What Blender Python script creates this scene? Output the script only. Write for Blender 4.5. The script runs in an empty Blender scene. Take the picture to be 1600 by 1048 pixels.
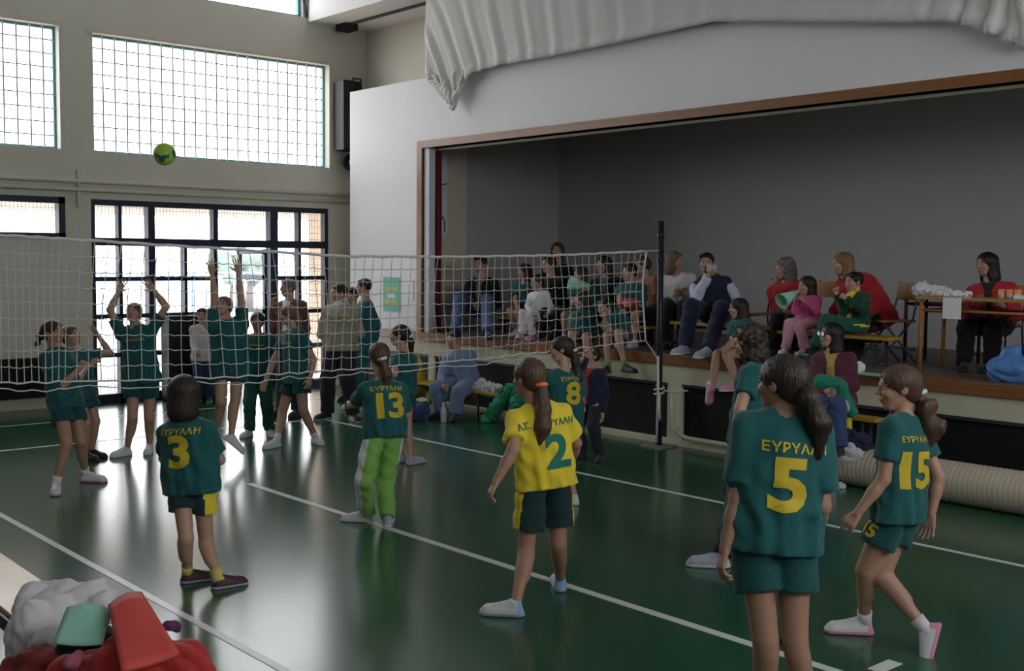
import bpy, bmesh, math, random
import numpy as np
from math import sin, cos, pi, radians, sqrt
from mathutils import Vector, Matrix
from mathutils.bvhtree import BVHTree

scene = bpy.context.scene
COL = scene.collection
random.seed(7)
rng = np.random.default_rng(7)

# ------------------------------------------------------------------ camera
FPX = 1766.7                      # focal length in pixels of the 1600 px frame
YAW, PITCH, ROLL = radians(41.27), radians(3.897), radians(0.48)
CAM = np.array([0.0, 0.0, 2.05])
FW = np.array([sin(YAW)*cos(PITCH), cos(YAW)*cos(PITCH), -sin(PITCH)])
_r = np.array([cos(YAW), -sin(YAW), 0.0]); _u = np.cross(_r, FW)
RT = _r*cos(ROLL) + _u*sin(ROLL)
UPV = -_r*sin(ROLL) + _u*cos(ROLL)
cam_data = bpy.data.cameras.new('camera')
cam_data.sensor_width = 36.0
cam_data.lens = FPX*36.0/1600.0
cam_data.clip_end = 300
cam = bpy.data.objects.new('camera', cam_data)
COL.objects.link(cam)
cam.matrix_world = Matrix(((RT[0], UPV[0], -FW[0], CAM[0]), (RT[1], UPV[1], -FW[1], CAM[1]),
                           (RT[2], UPV[2], -FW[2], CAM[2]), (0, 0, 0, 1)))
scene.camera = cam

# ------------------------------------------------------------------ world: overcast daylight
world = bpy.data.worlds.new('overcast_sky'); scene.world = world
world.use_nodes = True
bgn = world.node_tree.nodes['Background']
bgn.inputs[0].default_value = (0.95, 0.97, 1.0, 1)
bgn.inputs[1].default_value = 8.0
scene.view_settings.view_transform = 'Standard'
scene.view_settings.look = 'None'
scene.view_settings.gamma = 1.0
scene.view_settings.exposure = 0.0
scene.view_settings.use_curve_mapping = False


def ray(x, y): return FW + RT*(x-800)/FPX - UPV*(y-524)/FPX
def on(x, y, ax, val):
    d = ray(x, y); return CAM + d*((val-CAM[ax])/d[ax])
def atd(x, y, depth): return CAM + ray(x, y)*depth          # depth along the view axis
def depth_of(p): return float((np.asarray(p)-CAM) @ FW)

# daylight portals: sampling guides for the sky at the window openings
def portal(loc, rot, sx, sy):
    l = bpy.data.lights.new('window_portal', 'AREA'); l.shape = 'RECTANGLE'; l.size = sx; l.size_y = sy
    l.cycles.is_portal = True
    o = bpy.data.objects.new('window_portal', l); COL.objects.link(o); o.location = loc; o.rotation_euler = rot
    return o
YW = 15.45      # inner face of the window wall
XS = 9.6        # stage front
portal((7.82, YW+.12, 4.25), (radians(-90), 0, 0), 3.7, 1.6)
portal((3.64, YW+.12, 4.25), (radians(-90), 0, 0), 3.7, 1.6)
portal((7.78, YW+.12, 1.4), (radians(-90), 0, 0), 3.7, 2.8)
portal((3.64, YW+.12, 2.55), (radians(-90), 0, 0), 3.7, .5)
portal((5.2, YW+.12, 6.1), (radians(-90), 0, 0), 8.0, .75)

# ------------------------------------------------------------------ materials
MATS = {}
def mat(name, col, rough=.7, var=.12, vscale=6.0, bump=0.0, bscale=40.0, spec=.3, metal=0.0, stretch=None, sheen=0.0):
    if name in MATS: return MATS[name]
    m = bpy.data.materials.new(name); m.use_nodes = True
    nt = m.node_tree; b = nt.nodes['Principled BSDF']
    b.inputs['Roughness'].default_value = rough
    b.inputs['Specular IOR Level'].default_value = spec
    b.inputs['Metallic'].default_value = metal
    if sheen: b.inputs['Sheen Weight'].default_value = sheen
    tc = nt.nodes.new('ShaderNodeTexCoord')
    src = tc.outputs['Object']
    if stretch:
        mp = nt.nodes.new('ShaderNodeMapping'); mp.inputs['Scale'].default_value = stretch
        nt.links.new(src, mp.inputs[0]); src = mp.outputs[0]
    n = nt.nodes.new('ShaderNodeTexNoise'); n.inputs['Scale'].default_value = vscale; n.inputs['Detail'].default_value = 5
    nt.links.new(src, n.inputs['Vector'])
    mx = nt.nodes.new('ShaderNodeMix'); mx.data_type = 'RGBA'
    c = np.array(col)
    mx.inputs[6].default_value = (*np.clip(c*(1-var), 0, 1), 1)
    mx.inputs[7].default_value = (*np.clip(c*(1+var), 0, 1), 1)
    nt.links.new(n.outputs[0], mx.inputs[0]); nt.links.new(mx.outputs[2], b.inputs['Base Color'])
    if bump:
        n2 = nt.nodes.new('ShaderNodeTexNoise'); n2.inputs['Scale'].default_value = bscale; n2.inputs['Detail'].default_value = 3
        nt.links.new(src, n2.inputs['Vector'])
        bp = nt.nodes.new('ShaderNodeBump'); bp.inputs['Strength'].default_value = bump; bp.inputs['Distance'].default_value = .01
        nt.links.new(n2.outputs[0], bp.inputs['Height']); nt.links.new(bp.outputs[0], b.inputs['Normal'])
    MATS[name] = m
    return m

def glass_mat(name, tint=(1, 1, 1), refl=.06):
    m = bpy.data.materials.new(name); m.use_nodes = True
    nt = m.node_tree; nt.nodes.clear()
    o = nt.nodes.new('ShaderNodeOutputMaterial'); t = nt.nodes.new('ShaderNodeBsdfTransparent'); t.inputs[0].default_value = (*tint, 1)
    g = nt.nodes.new('ShaderNodeBsdfGlossy'); g.inputs['Roughness'].default_value = .05
    mx = nt.nodes.new('ShaderNodeMixShader'); mx.inputs[0].default_value = refl
    nt.links.new(t.outputs[0], mx.inputs[1]); nt.links.new(g.outputs[0], mx.inputs[2]); nt.links.new(mx.outputs[0], o.inputs[0])
    MATS[name] = m
    return m

# ------------------------------------------------------------------ mesh helpers
def link(name, me, m=None, parent=None):
    o = bpy.data.objects.new(name, me); COL.objects.link(o)
    if m is not None:
        for k in (m if isinstance(m, (list, tuple)) else [m]): me.materials.append(k)
    if parent is not None: o.parent = parent
    return o
def tag(o, label=None, cat=None, group=None, kind=None):
    if label: o['label'] = label
    if cat: o['category'] = cat
    if group: o['group'] = group
    if kind: o['kind'] = kind
    return o
def empty(name, loc=(0, 0, 0)):
    e = bpy.data.objects.new(name, None); COL.objects.link(e); e.location = loc; e.empty_display_size = .1
    return e
def reparent(root):
    """children are built in world space; keep them there under the empty at the base"""
    for c in root.children: c.matrix_parent_inverse = Matrix.Translation(root.location).inverted()
def mesh_np(name, V, Q, mi=None, smooth=True):
    """V (n,3), Q (m,4) or (m,3) arrays"""
    V = np.ascontiguousarray(V, np.float32); Q = np.ascontiguousarray(Q, np.int32)
    me = bpy.data.meshes.new(name)
    k = Q.shape[1]
    me.vertices.add(len(V)); me.vertices.foreach_set('co', V.ravel())
    me.loops.add(Q.size); me.loops.foreach_set('vertex_index', Q.ravel())
    me.polygons.add(len(Q)); me.polygons.foreach_set('loop_start', np.arange(0, Q.size, k, dtype=np.int32))
    if mi is not None: me.polygons.foreach_set('material_index', np.ascontiguousarray(mi, np.int32))
    me.polygons.foreach_set('use_smooth', np.full(len(Q), smooth))
    me.update(calc_edges=True)
    return me

class MB:
    """collects simple solids into one mesh"""
    def __init__(s): s.v = []; s.f = []; s.mi = []; s.m = 0
    def _add(s, vs, fs):
        b = len(s.v); s.v += [tuple(map(float, p)) for p in vs]; s.f += [tuple(b+i for i in f) for f in fs]; s.mi += [s.m]*len(fs)
        return s
    def box(s, x0, x1, y0, y1, z0, z1):
        vs = [(x, y, z) for x in (x0, x1) for y in (y0, y1) for z in (z0, z1)]
        return s._add(vs, [(0, 1, 3, 2), (4, 6, 7, 5), (0, 4, 5, 1), (2, 3, 7, 6), (0, 2, 6, 4), (1, 5, 7, 3)])
    def obox(s, c, ax, ay, az, hx, hy, hz):
        c, ax, ay, az = map(np.asarray, (c, ax, ay, az))
        vs = [c+ax*i*hx+ay*j*hy+az*k*hz for i in (-1, 1) for j in (-1, 1) for k in (-1, 1)]
        return s._add(vs, [(0, 1, 3, 2), (4, 6, 7, 5), (0, 4, 5, 1), (2, 3, 7, 6), (0, 2, 6, 4), (1, 5, 7, 3)])
    def tube(s, pts, r, n=8, caps=True):
        pts = [np.asarray(p, float) for p in pts]
        rs = r if isinstance(r, (list, tuple)) else [r]*len(pts)
        rings = []
        t0 = pts[1]-pts[0]; up = np.array([0, 0, 1.0]) if abs(t0[2]) < .9*np.linalg.norm(t0) else np.array([1.0, 0, 0])
        for i, p in enumerate(pts):
            t = pts[min(i+1, len(pts)-1)]-pts[max(i-1, 0)]; t = t/(np.linalg.norm(t)+1e-9)
            a = np.cross(t, up); a /= np.linalg.norm(a)+1e-9; b = np.cross(a, t); up = b
            rings.append([p+(a*cos(2*pi*k/n)+b*sin(2*pi*k/n))*rs[i] for k in range(n)])
        vs = [q for R in rings for q in R]; fs = []
        for i in range(len(pts)-1):
            for k in range(n):
                fs.append((i*n+k, i*n+(k+1) % n, (i+1)*n+(k+1) % n, (i+1)*n+k))
        if caps:
            fs.append(tuple(range(n))); fs.append(tuple((len(pts)-1)*n+k for k in reversed(range(n))))
        return s._add(vs, fs)
    def lathe(s, c, prof, n=20, axis=(0, 0, 1)):
        c = np.asarray(c, float); ax = np.asarray(axis, float); ax /= np.linalg.norm(ax)
        t = np.array([1.0, 0, 0]) if abs(ax[0]) < .9 else np.array([0, 1.0, 0])
        a = np.cross(ax, t); a /= np.linalg.norm(a); b = np.cross(ax, a)
        vs = [c+ax*h+(a*cos(2*pi*k/n)+b*sin(2*pi*k/n))*r for r, h in prof for k in range(n)]
        fs = [(i*n+k, i*n+(k+1) % n, (i+1)*n+(k+1) % n, (i+1)*n+k) for i in range(len(prof)-1) for k in range(n)]
        return s._add(vs, fs)
    def build(s, name, m, parent=None, smooth=False, bevel=0.0):
        me = bpy.data.meshes.new(name); me.from_pydata(s.v, [], s.f); me.update()
        me.polygons.foreach_set('material_index', s.mi)
        bm = bmesh.new(); bm.from_mesh(me)
        bmesh.ops.recalc_face_normals(bm, faces=bm.faces)
        if bevel: bmesh.ops.bevel(bm, geom=list(bm.edges), offset=bevel, segments=2, affect='EDGES', profile=.5)
        bm.to_mesh(me); bm.free()
        if smooth: me.polygons.foreach_set('use_smooth', [True]*len(me.polygons))
        return link(name, me, m, parent)

# ------------------------------------------------------------------ signed distance modelling
class Field:
    def __init__(s, lo, hi, vox):
        s.lo = np.asarray(lo, float)-vox*3; s.vox = vox
        n = np.ceil((np.asarray(hi, float)+vox*3-s.lo)/vox).astype(int)+1
        s.n = n; s.ax = [(s.lo[i]+np.arange(n[i])*vox).astype(np.float32) for i in range(3)]
    def new(s): return np.full(tuple(s.n), 1.0, np.float32)
    def sl(s, lo, hi):
        a = np.clip(np.floor((np.asarray(lo)-s.lo)/s.vox).astype(int), 0, s.n); b = np.clip(np.ceil((np.asarray(hi)-s.lo)/s.vox).astype(int)+1, 0, s.n)
        return tuple(slice(int(a[i]), int(b[i])) for i in range(3))
    def pts(s, sl):
        return s.ax[0][sl[0]][:, None, None], s.ax[1][sl[1]][None, :, None], s.ax[2][sl[2]][None, None, :]
    def cap(s, D, a, b, r1, r2, k=.02, n=None, st=1.0, sub=False):
        a = np.asarray(a, np.float32); b = np.asarray(b, np.float32)
        R = max(r1, r2)*max(st, 1)+k+s.vox*3
        sl = s.sl(np.minimum(a, b)-R, np.maximum(a, b)+R)
        if any(q.stop <= q.start for q in sl): return
        x, y, z = s.pts(sl)
        vx, vy, vz = x-a[0], y-a[1], z-a[2]; ab = b-a
        if n is not None:
            n = np.asarray(n, np.float32); c = (vx*n[0]+vy*n[1]+vz*n[2])*(1-1/st)
            vx = vx-c*n[0]; vy = vy-c*n[1]; vz = vz-c*n[2]
            ab = ab-n*(ab@n)*(1-1/st)
        L = max(float(ab@ab), 1e-9)
        t = np.clip((vx*ab[0]+vy*ab[1]+vz*ab[2])/L, 0, 1)
        d = np.sqrt((vx-ab[0]*t)**2+(vy-ab[1]*t)**2+(vz-ab[2]*t)**2)-(r1+(r2-r1)*t)
        s.blend(D, sl, d, k, sub)
    def ell(s, D, c, ax, r, k=.02, sub=False):
        c = np.asarray(c, np.float32); R = max(r)+k+s.vox*3
        sl = s.sl(c-R, c+R)
        if any(q.stop <= q.start for q in sl): return
        x, y, z = s.pts(sl); vx, vy, vz = x-c[0], y-c[1], z-c[2]
        q = 0
        for i in range(3):
            e = np.asarray(ax[i], np.float32)/r[i]; q = q+(vx*e[0]+vy*e[1]+vz*e[2])**2
        d = (np.sqrt(q)-1)*min(r)
        s.blend(D, sl, d, k, sub)
    def blend(s, D, sl, d, k, sub):
        o = D[sl]
        if sub:
            d = -d; h = np.clip(.5-.5*(o-d)/k, 0, 1) if k > 0 else None
            D[sl] = np.maximum(o, d) if k <= 0 else o*(1-h)+d*h+k*h*(1-h)
        else:
            if k <= 0: D[sl] = np.minimum(o, d); return
            h = np.clip(.5+.5*(o-d)/k, 0, 1); D[sl] = o*(1-h)+d*h-k*h*(1-h)
    def plane(s, D, p, n):
        x, y, z = s.pts((slice(None),)*3); n = np.asarray(n, np.float32)
        np.maximum(D, (x-p[0])*n[0]+(y-p[1])*n[1]+(z-p[2])*n[2], out=D)
    def disp(s, D, fn, band=.05):
        I = np.argwhere(np.abs(D) < band)
        if len(I) == 0: return
        P = s.lo+I*s.vox
        D[I[:, 0], I[:, 1], I[:, 2]] += fn(P).astype(np.float32)
    def mesh(s, D):
        neg = D < 0
        nx, ny, nz = D.shape
        cs = [(i, j, k) for i in (0, 1) for j in (0, 1) for k in (0, 1)]
        cnt = sum(neg[i:nx-1+i, j:ny-1+j, k:nz-1+k].astype(np.int8) for i, j, k in cs)
        act = (cnt > 0) & (cnt < 8)
        I = np.argwhere(act)
        if len(I) == 0: return np.zeros((0, 3)), np.zeros((0, 4), int)
        idx = np.full(act.shape, -1, np.int32); idx[act] = np.arange(len(I))
        val = {c: D[I[:, 0]+c[0], I[:, 1]+c[1], I[:, 2]+c[2]] for c in cs}
        acc = np.zeros((len(I), 3)); num = np.zeros(len(I))
        for c in cs:
            for a in range(3):
                if c[a]: continue
                e = list(c); e[a] = 1; e = tuple(e)
                v0, v1 = val[c], val[e]; cr = (v0 < 0) != (v1 < 0)
                t = np.where(cr, v0/np.where(v0-v1 == 0, 1, v0-v1), 0)
                p = np.tile(np.array(c, float), (len(I), 1)); p[:, a] += t
                acc += np.where(cr[:, None], p, 0); num += cr
        V = s.lo+(I+acc/num[:, None])*s.vox
        Q = []
        for a in range(3):
            b, c = (a+1) % 3, (a+2) % 3
            lo = [slice(None)]*3; hi = [slice(None)]*3
            lo[a] = slice(0, -1); hi[a] = slice(1, None)
            ch = neg[tuple(lo)] != neg[tuple(hi)]
            E = np.argwhere(ch)
            E = E[(E[:, b] > 0) & (E[:, c] > 0) & (E[:, b] < D.shape[b]-1) & (E[:, c] < D.shape[c]-1)]
            if len(E) == 0: continue
            def cell(db, dc):
                J = E.copy(); J[:, b] -= db; J[:, c] -= dc; return idx[J[:, 0], J[:, 1], J[:, 2]]
            q = np.stack([cell(1, 1), cell(0, 1), cell(0, 0), cell(1, 0)], 1)
            fl = neg[E[:, 0], E[:, 1], E[:, 2]]
            q[~fl] = q[~fl][:, ::-1]
            Q.append(q)
        return V, np.concatenate(Q)

def fold_noise(seed, amp, sc=1.0, ridge=False):
    r = np.random.default_rng(seed); ph = r.uniform(0, 6.28, 12); di = r.normal(size=(6, 3)); di /= np.linalg.norm(di, axis=1)[:, None]
    def fn(P):
        w = np.sin(P@di[0]*22*sc+ph[0])+np.sin(P@di[1]*27*sc+ph[1])
        a = np.sin(P@di[2]*48*sc+w*1.3+ph[2])+.7*np.sin(P@di[3]*61*sc-w*1.1+ph[3])+.6*np.sin(P@di[4]*33*sc+w+ph[4])
        if ridge: a = 1.6-2.2*np.abs(np.sin(P@di[2]*24*sc+w*1.2+ph[5]))-1.2*np.abs(np.sin(P@di[3]*17*sc-w*.9+ph[6]))
        return amp*a
    return fn

def cloth_blob(name, caps, m, parent=None, vox=.012, amp=.008, sc=1.6, k=.04, floor=None, seed=1):
    """a crumpled heap of cloth: blended capsules with folds"""
    P = np.array([p for c in caps for p in (c[0], c[1])], float); R = max(max(c[2], c[3]) for c in caps)+.03
    F = Field(P.min(0)-R, P.max(0)+R, vox); D = F.new()
    for a, b, r1, r2 in caps: F.cap(D, a, b, r1, r2, k)
    n1, n2 = fold_noise(seed, amp*1.1, sc, True), fold_noise(seed+50, amp*.15, sc*2.0)
    F.disp(D, lambda P: n1(P)+n2(P), .06)
    if floor is not None: F.plane(D, (0, 0, floor), (0, 0, -1))
    V, Q = F.mesh(D)
    return link(name, mesh_np(name, V, Q), m, parent)
# ------------------------------------------------------------------ setting materials
M_floor = mat('green_court_floor', (.018, .078, .040), rough=.19, var=.14, vscale=2.2, bump=.02, bscale=4, spec=.75)
M_line = mat('white_court_paint', (.62, .64, .62), rough=.3, var=.06, spec=.5)
M_olive = mat('olive_beige_paint', (.60, .58, .50), rough=.8, var=.05, vscale=1.5, bump=.05, bscale=60)
M_white = mat('white_wall_paint', (.69, .68, .69), rough=.75, var=.03, vscale=1.2)
M_ceil = mat('white_ceiling_paint', (.76, .76, .76), rough=.85, var=.03)
M_cream = mat('cream_paint', (.52, .50, .38), rough=.7, var=.06, vscale=3)
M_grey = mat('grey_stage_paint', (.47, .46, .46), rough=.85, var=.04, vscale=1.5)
M_black = mat('black_painted_board', (.006, .006, .008), rough=.7, var=.3)
M_frame = mat('dark_blue_metal_frame', (.012, .02, .04), rough=.45, var=.15)
M_wood = mat('varnished_brown_wood', (.21, .085, .026), rough=.4, var=.35, vscale=5, stretch=(1, .12, 8), spec=.4)
M_stagefl = mat('worn_stage_boards', (.14, .10, .085), rough=.45, var=.25, vscale=4, stretch=(6, .4, 1))
M_pipe = mat('painted_pipe', (.55, .53, .45), rough=.5)
M_glass = glass_mat('window_glass')
M_wire = mat('grey_wire_mesh', (.30, .33, .40), rough=.5)
M_grille = mat('pale_grille_bars', (.45, .47, .52), rough=.5)
M_out = mat('pale_concrete_yard', (.55, .55, .56), rough=.9)
M_peach = mat('peach_soffit_paint', (.60, .46, .35), rough=.9)

def struct(o, label=None): return tag(o, label, kind='structure')

# floor and its painted lines
fl = MB().box(-4, XS, -3, YW, -.1, 0).box(XS, 10.38, 13.6, YW, -.1, 0).build('floor', M_floor); struct(fl, 'glossy dark green sports hall floor')
def court_line(x0, x1, y0, y1): return MB().box(x0, x1, y0, y1, 0, .0025).build('court_line', M_line, fl)
court_line(2.755, 2.805, -1, 12.3)
court_line(4.85, 4.915, -1, 9.15)
court_line(7.56, 7.61, -1, 12.3)
court_line(2.755, 7.61, 12.28, 12.33)
court_line(-2, 9.3, 14.03, 14.07)
p = on(1380, 1040, 2, 0); court_line(p[0]-.10, p[0]+.10, p[1]-.05, p[1]+.03)

# wall with rectangular openings (rects in a,z)
def wall_cells(mb, a0, a1, z0, z1, holes, put):
    A = sorted({a0, a1, *[h[0] for h in holes], *[h[1] for h in holes]}); Z = sorted({z0, z1, *[h[2] for h in holes], *[h[3] for h in holes]})
    A = [a for a in A if a0 <= a <= a1]; Z = [z for z in Z if z0 <= z <= z1]
    for i in range(len(A)-1):
        for j in range(len(Z)-1):
            ca, cz = (A[i]+A[i+1])/2, (Z[j]+Z[j+1])/2
            if not any(h[0] < ca < h[1] and h[2] < cz < h[3] for h in holes): put(A[i], A[i+1], Z[j], Z[j+1])
W1 = (5.96, 9.68, 3.45, 5.05); W0 = (1.78, 5.50, 3.46, 5.08); WL = (1.78, 5.54, 2.28, 2.82); WD = (5.90, 9.66, 0.0, 2.81); WC = (1.0, 9.22, 5.73, 6.45)
WT = .22
mb = MB(); wall_cells(mb, -4, 10.38, 0, 6.6, [W0, W1, WL, WD, WC], lambda a, b, c, d: mb.box(a, b, YW, YW+WT, c, d))
wall_back = struct(mb.build('wall_back', M_olive), 'olive beige wall with the tall windows')
# left and front walls complete the hall around the camera
HL = []
mb = MB(); wall_cells(mb, -3, YW+WT, 0, 6.6, HL, lambda a, b, c, d: mb.box(-4.22, -4, a, b, c, d)); struct(mb.build('wall_left', M_olive), 'olive beige side wall behind the camera')
for h in HL:
    portal((-4.11, (h[0]+h[1])/2, (h[2]+h[3])/2), (0, radians(-90), 0), h[3]-h[2], h[1]-h[0])
HF = [(1.0, 4.8, 3.2, 5.0), (5.4, 9.2, 3.2, 5.0)]
mb = MB(); wall_cells(mb, -4, 13.2, 0, 6.6, HF, lambda a, b, c, d: mb.box(a, b, -3.2, -3, c, d)); struct(mb.build('wall_front', M_olive), 'olive beige end wall behind the camera')
for h in HF: portal(((h[0]+h[1])/2, -3.1, (h[2]+h[3])/2), (radians(90), 0, 0), h[1]-h[0], h[3]-h[2])
struct(MB().box(-4.2, 10.6, -3.2, YW+WT, 6.6, 6.75).build('ceiling', M_ceil), 'white hall ceiling')
# the upper side wall over the stage and the white soffit along it
mb = MB().box(10.38, 10.55, -3, YW, 4.5, 5.66).box(10.38, 10.55, 13.75, YW, 0, 4.5)
struct(mb.build('wall_right', M_olive), 'olive beige wall above the stage front')
sof = MB().box(9.30, 10.55, -3, YW, 5.66, 6.6).build('trim_1', M_ceil); struct(sof, 'white boxed soffit under the ceiling')
MB().box(9.78, 9.84, -3, YW-.1, 5.63, 5.66).build('curtain_rail', mat('dark_rail', (.05, .05, .05), .5), sof)
rb = MB().box(9.72, 9.95, YW-.42, YW-.15, 5.56, 5.66).build('rail_motor', M_black, sof)
MB().tube([(9.28, YW-.01, 5.73), (9.12, YW-.01, 6.6)], .025).build('edge_strip', mat('dark_rail', (.05, .05, .05), .5), sof)

# windows
def grille_window(n, R, cols, rows):
    a0, a1, z0, z1 = R
    g = MB().box(a0, a1, YW+.15, YW+.158, z0, z1).build('window_%d' % n, M_glass); struct(g, 'tall blown out window behind a square grille')
    fr = MB(); t = .035
    fr.box(a0, a1, YW+.12, YW+.18, z0, z0+t).box(a0, a1, YW+.12, YW+.18, z1-t, z1).box(a0, a0+t, YW+.12, YW+.18, z0+t, z1-t).box(a1-t, a1, YW+.12, YW+.18, z0+t, z1-t)
    fr.build('window_frame', mat('teal_window_frame', (.12, .3, .33), .5), g)
    vm = hm = None
    for i in range(1, cols):
        x = a0+(a1-a0)*i/cols
        if vm is None: vm = MB().box(-.009, .009, -.009, .009, z0, z1).build('grille_bar', M_grille, g); o = vm
        else: o = vm.copy(); COL.objects.link(o)
        o.location = (x, YW+.10, 0)
    for j in range(1, rows):
        z = z0+(z1-z0)*j/rows
        if hm is None: hm = MB().box(a0, a1, -.008, .008, -.008, .008).build('grille_bar', M_grille, g); o = hm
        else: o = hm.copy(); COL.objects.link(o)
        o.location = (0, YW+.12, z)
    sill = MB()
    sill.box(a0-.09, a1+.09, YW-.02, YW, z1, z1+.05).box(a1, a1+.06, YW-.02, YW, z0-.03, z1).build('window_surround', M_pipe, g)
grille_window(1, W1, 22, 9); grille_window(2, W0, 22, 9)
def wire(mb, a0, a1, z0, z1, y, sp=.05, r=.0022):
    x = a0+sp
    while x < a1: mb.box(x-r, x+r, y-r, y+r, z0, z1); x += sp
    z = z0+sp*2
    while z < z1: mb.box(a0, a1, y-r, y+r, z-r, z+r); z += sp*2
a0, a1, z0, z1 = WL
g = MB().box(a0, a1, YW+.10, YW+.108, z0, z1).build('window_3', M_glass); struct(g, 'low strip window with a dark frame and wire mesh')
mb = MB(); t = .085
mb.box(a0, a1, YW-.03, YW+.13, z1-t, z1).box(a0, a1, YW-.03, YW+.13, z0, z0+t*.7).box(a1-t, a1, YW-.03, YW+.13, z0, z1).box(a0, a0+t, YW-.03, YW+.13, z0, z1); mb.build('window_frame', M_frame, g)
mb = MB(); wire(mb, a0, a1, z0, z1, YW+.14); tag(mb.build('wire_mesh', M_wire, g), kind='stuff')
g = MB().box(WC[0], WC[1], YW+.10, YW+.108, WC[2], WC[3]).build('window_4', M_glass); struct(g, 'clerestory strip window under the ceiling')
mb = MB()
for x in (1.0, 3.0, 5.1, 7.15, 9.17): mb.box(x, x+.05, YW+.06, YW+.14, WC[2], WC[3])
mb.box(WC[0], WC[1], YW+.06, YW+.14, WC[2], WC[2]+.03); mb.build('window_frame', mat('teal_window_frame', (.12, .3, .33), .5), g)

# glazed entrance: each pane and bar a part
dr = empty('door_1', (7.78, YW, 0)); struct(dr, 'glazed entrance with dark metal frames and an open leaf')
A = [5.90, 6.30, 6.74, 7.26, 7.74, 8.70, 9.15, 9.66]; Z = [.10, .66, 1.20, 1.72, 2.25, 2.81]
def fbar(x0, x1, z0, z1, d=.05): MB().box(x0, x1, YW+.02-d*.5, YW+.10+d*.5, z0, z1).build('door_frame_bar', M_frame, dr)
fbar(5.90, 9.66, 2.73, 2.81); fbar(5.90, 9.66, 2.18, 2.29, .06)
fbar(5.90, 5.95, 0, 2.73); fbar(9.60, 9.66, 0, 2.73)
fbar(6.70, 6.80, 0, 2.73, .07); fbar(8.63, 8.76, 0, 2.73, .07)
fbar(7.70, 7.77, 2.29, 2.73)
for x in (6.30, 9.15): fbar(x-.025, x+.025, 0, 2.73)
fbar(7.70, 7.76, 0, 2.18); fbar(7.24, 7.285, 0, 2.18)
for z in (1.72, 1.20, .66):
    fbar(5.95, 6.70, z-.03, z+.03); fbar(8.76, 9.60, z-.03, z+.03); fbar(6.80, 7.70, z-.03, z+.03)
fbar(5.95, 6.70, 0, .12); fbar(8.76, 9.60, 0, .12); fbar(6.80, 7.70, 0, .12)
for x0, x1 in ((5.95, 6.275), (6.325, 6.70), (6.80, 7.24), (7.285, 7.70), (8.76, 9.125), (9.175, 9.60)):
    zs = [.12, .66, 1.20, 1.72, 2.18]
    for i in range(4): MB().box(x0, x1, YW+.055, YW+.061, zs[i], zs[i+1]).build('pane', M_glass, dr)
for x0, x1 in ((5.95, 6.275), (6.325, 6.70), (6.80, 7.70), (7.77, 8.63), (8.76, 9.125), (9.175, 9.60)):
    MB().box(x0, x1, YW+.055, YW+.061, 2.29, 2.73).build('pane', M_glass, dr)
mb = MB(); wire(mb, 5.95, 6.70, .12, 2.73, YW+.15); wire(mb, 8.76, 9.60, .12, 2.73, YW+.15); wire(mb, 6.80, 8.63, 2.29, 2.73, YW+.15); wire(mb, 6.8, 7.7, .12, 2.18, YW+.15, .09)
tag(mb.build('wire_mesh', M_wire, dr), kind='stuff')
# the open leaf swung outwards
lf = MB(); X, y0, y1 = 8.60, YW+.12, YW+1.0
lf.box(X, X+.05, y0, y0+.07, .02, 2.16).box(X, X+.05, y1-.07, y1, .02, 2.16)
for z in (.02, .63, 1.17, 1.69, 2.08): lf.box(X, X+.05, y0, y1, z, z+.07)
lf.build('open_door_leaf', M_frame, dr)
reparent(dr)

# pipes and pads on the window wall
o = MB().tube([(-4, YW-.04, 3.04), (10.35, YW-.04, 3.04)], .028).tube([(-4, YW-.04, 2.93), (10.35, YW-.04, 2.93)], .028).tube([(5.72, YW-.04, 3.18), (5.72, YW-.04, 2.93)], .02).build('trim_2', M_pipe, smooth=True); struct(o, 'two painted heating pipes along the window wall')
MB().box(5.70, 5.745, YW-.05, YW, 2.7, 3.2).build('pipe_bracket', M_pipe, o)
struct(MB().box(-4, 5.88, YW-.05, YW, 0, .14).build('baseboard_back', M_cream), 'cream painted skirting')
for i in range(3):
    x1 = 5.86-i*2.0
    tag(MB().box(x1-1.98, x1, YW-.10, YW, .16, .68).build('wall_pad', M_black, bevel=.012), ['black wall pad beside the glazed entrance', 'black wall pad in the middle of the window wall', 'black wall pad farthest from the glazed entrance'][i], 'pad', 'black pads along the window wall')
q = tag(MB().box(6.80, 7.70, YW-.42, YW-.14, .0, 1.20).build('crash_mat', mat('black_vinyl_mat', (.008, .008, .014), .55, .2), bevel=.03), 'thick black mat standing on edge before the left door leaf', 'mat')

# outside: yard, far wall, soffit
o = struct(MB().box(-30, 40, YW+WT, 60, -.15, -.02).build('yard', M_out), 'pale concrete yard outside the doors')
o = struct(MB().box(4.5, 12.5, YW+WT, YW+5.2, 2.80, 2.98).build('trim_3', M_peach), 'peach porch roof outside the entrance')
o = struct(MB().box(10.75, 11.3, YW+2.0, YW+2.4, 0, 2.80).build('trim_4', M_peach), 'peach porch post')

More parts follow.
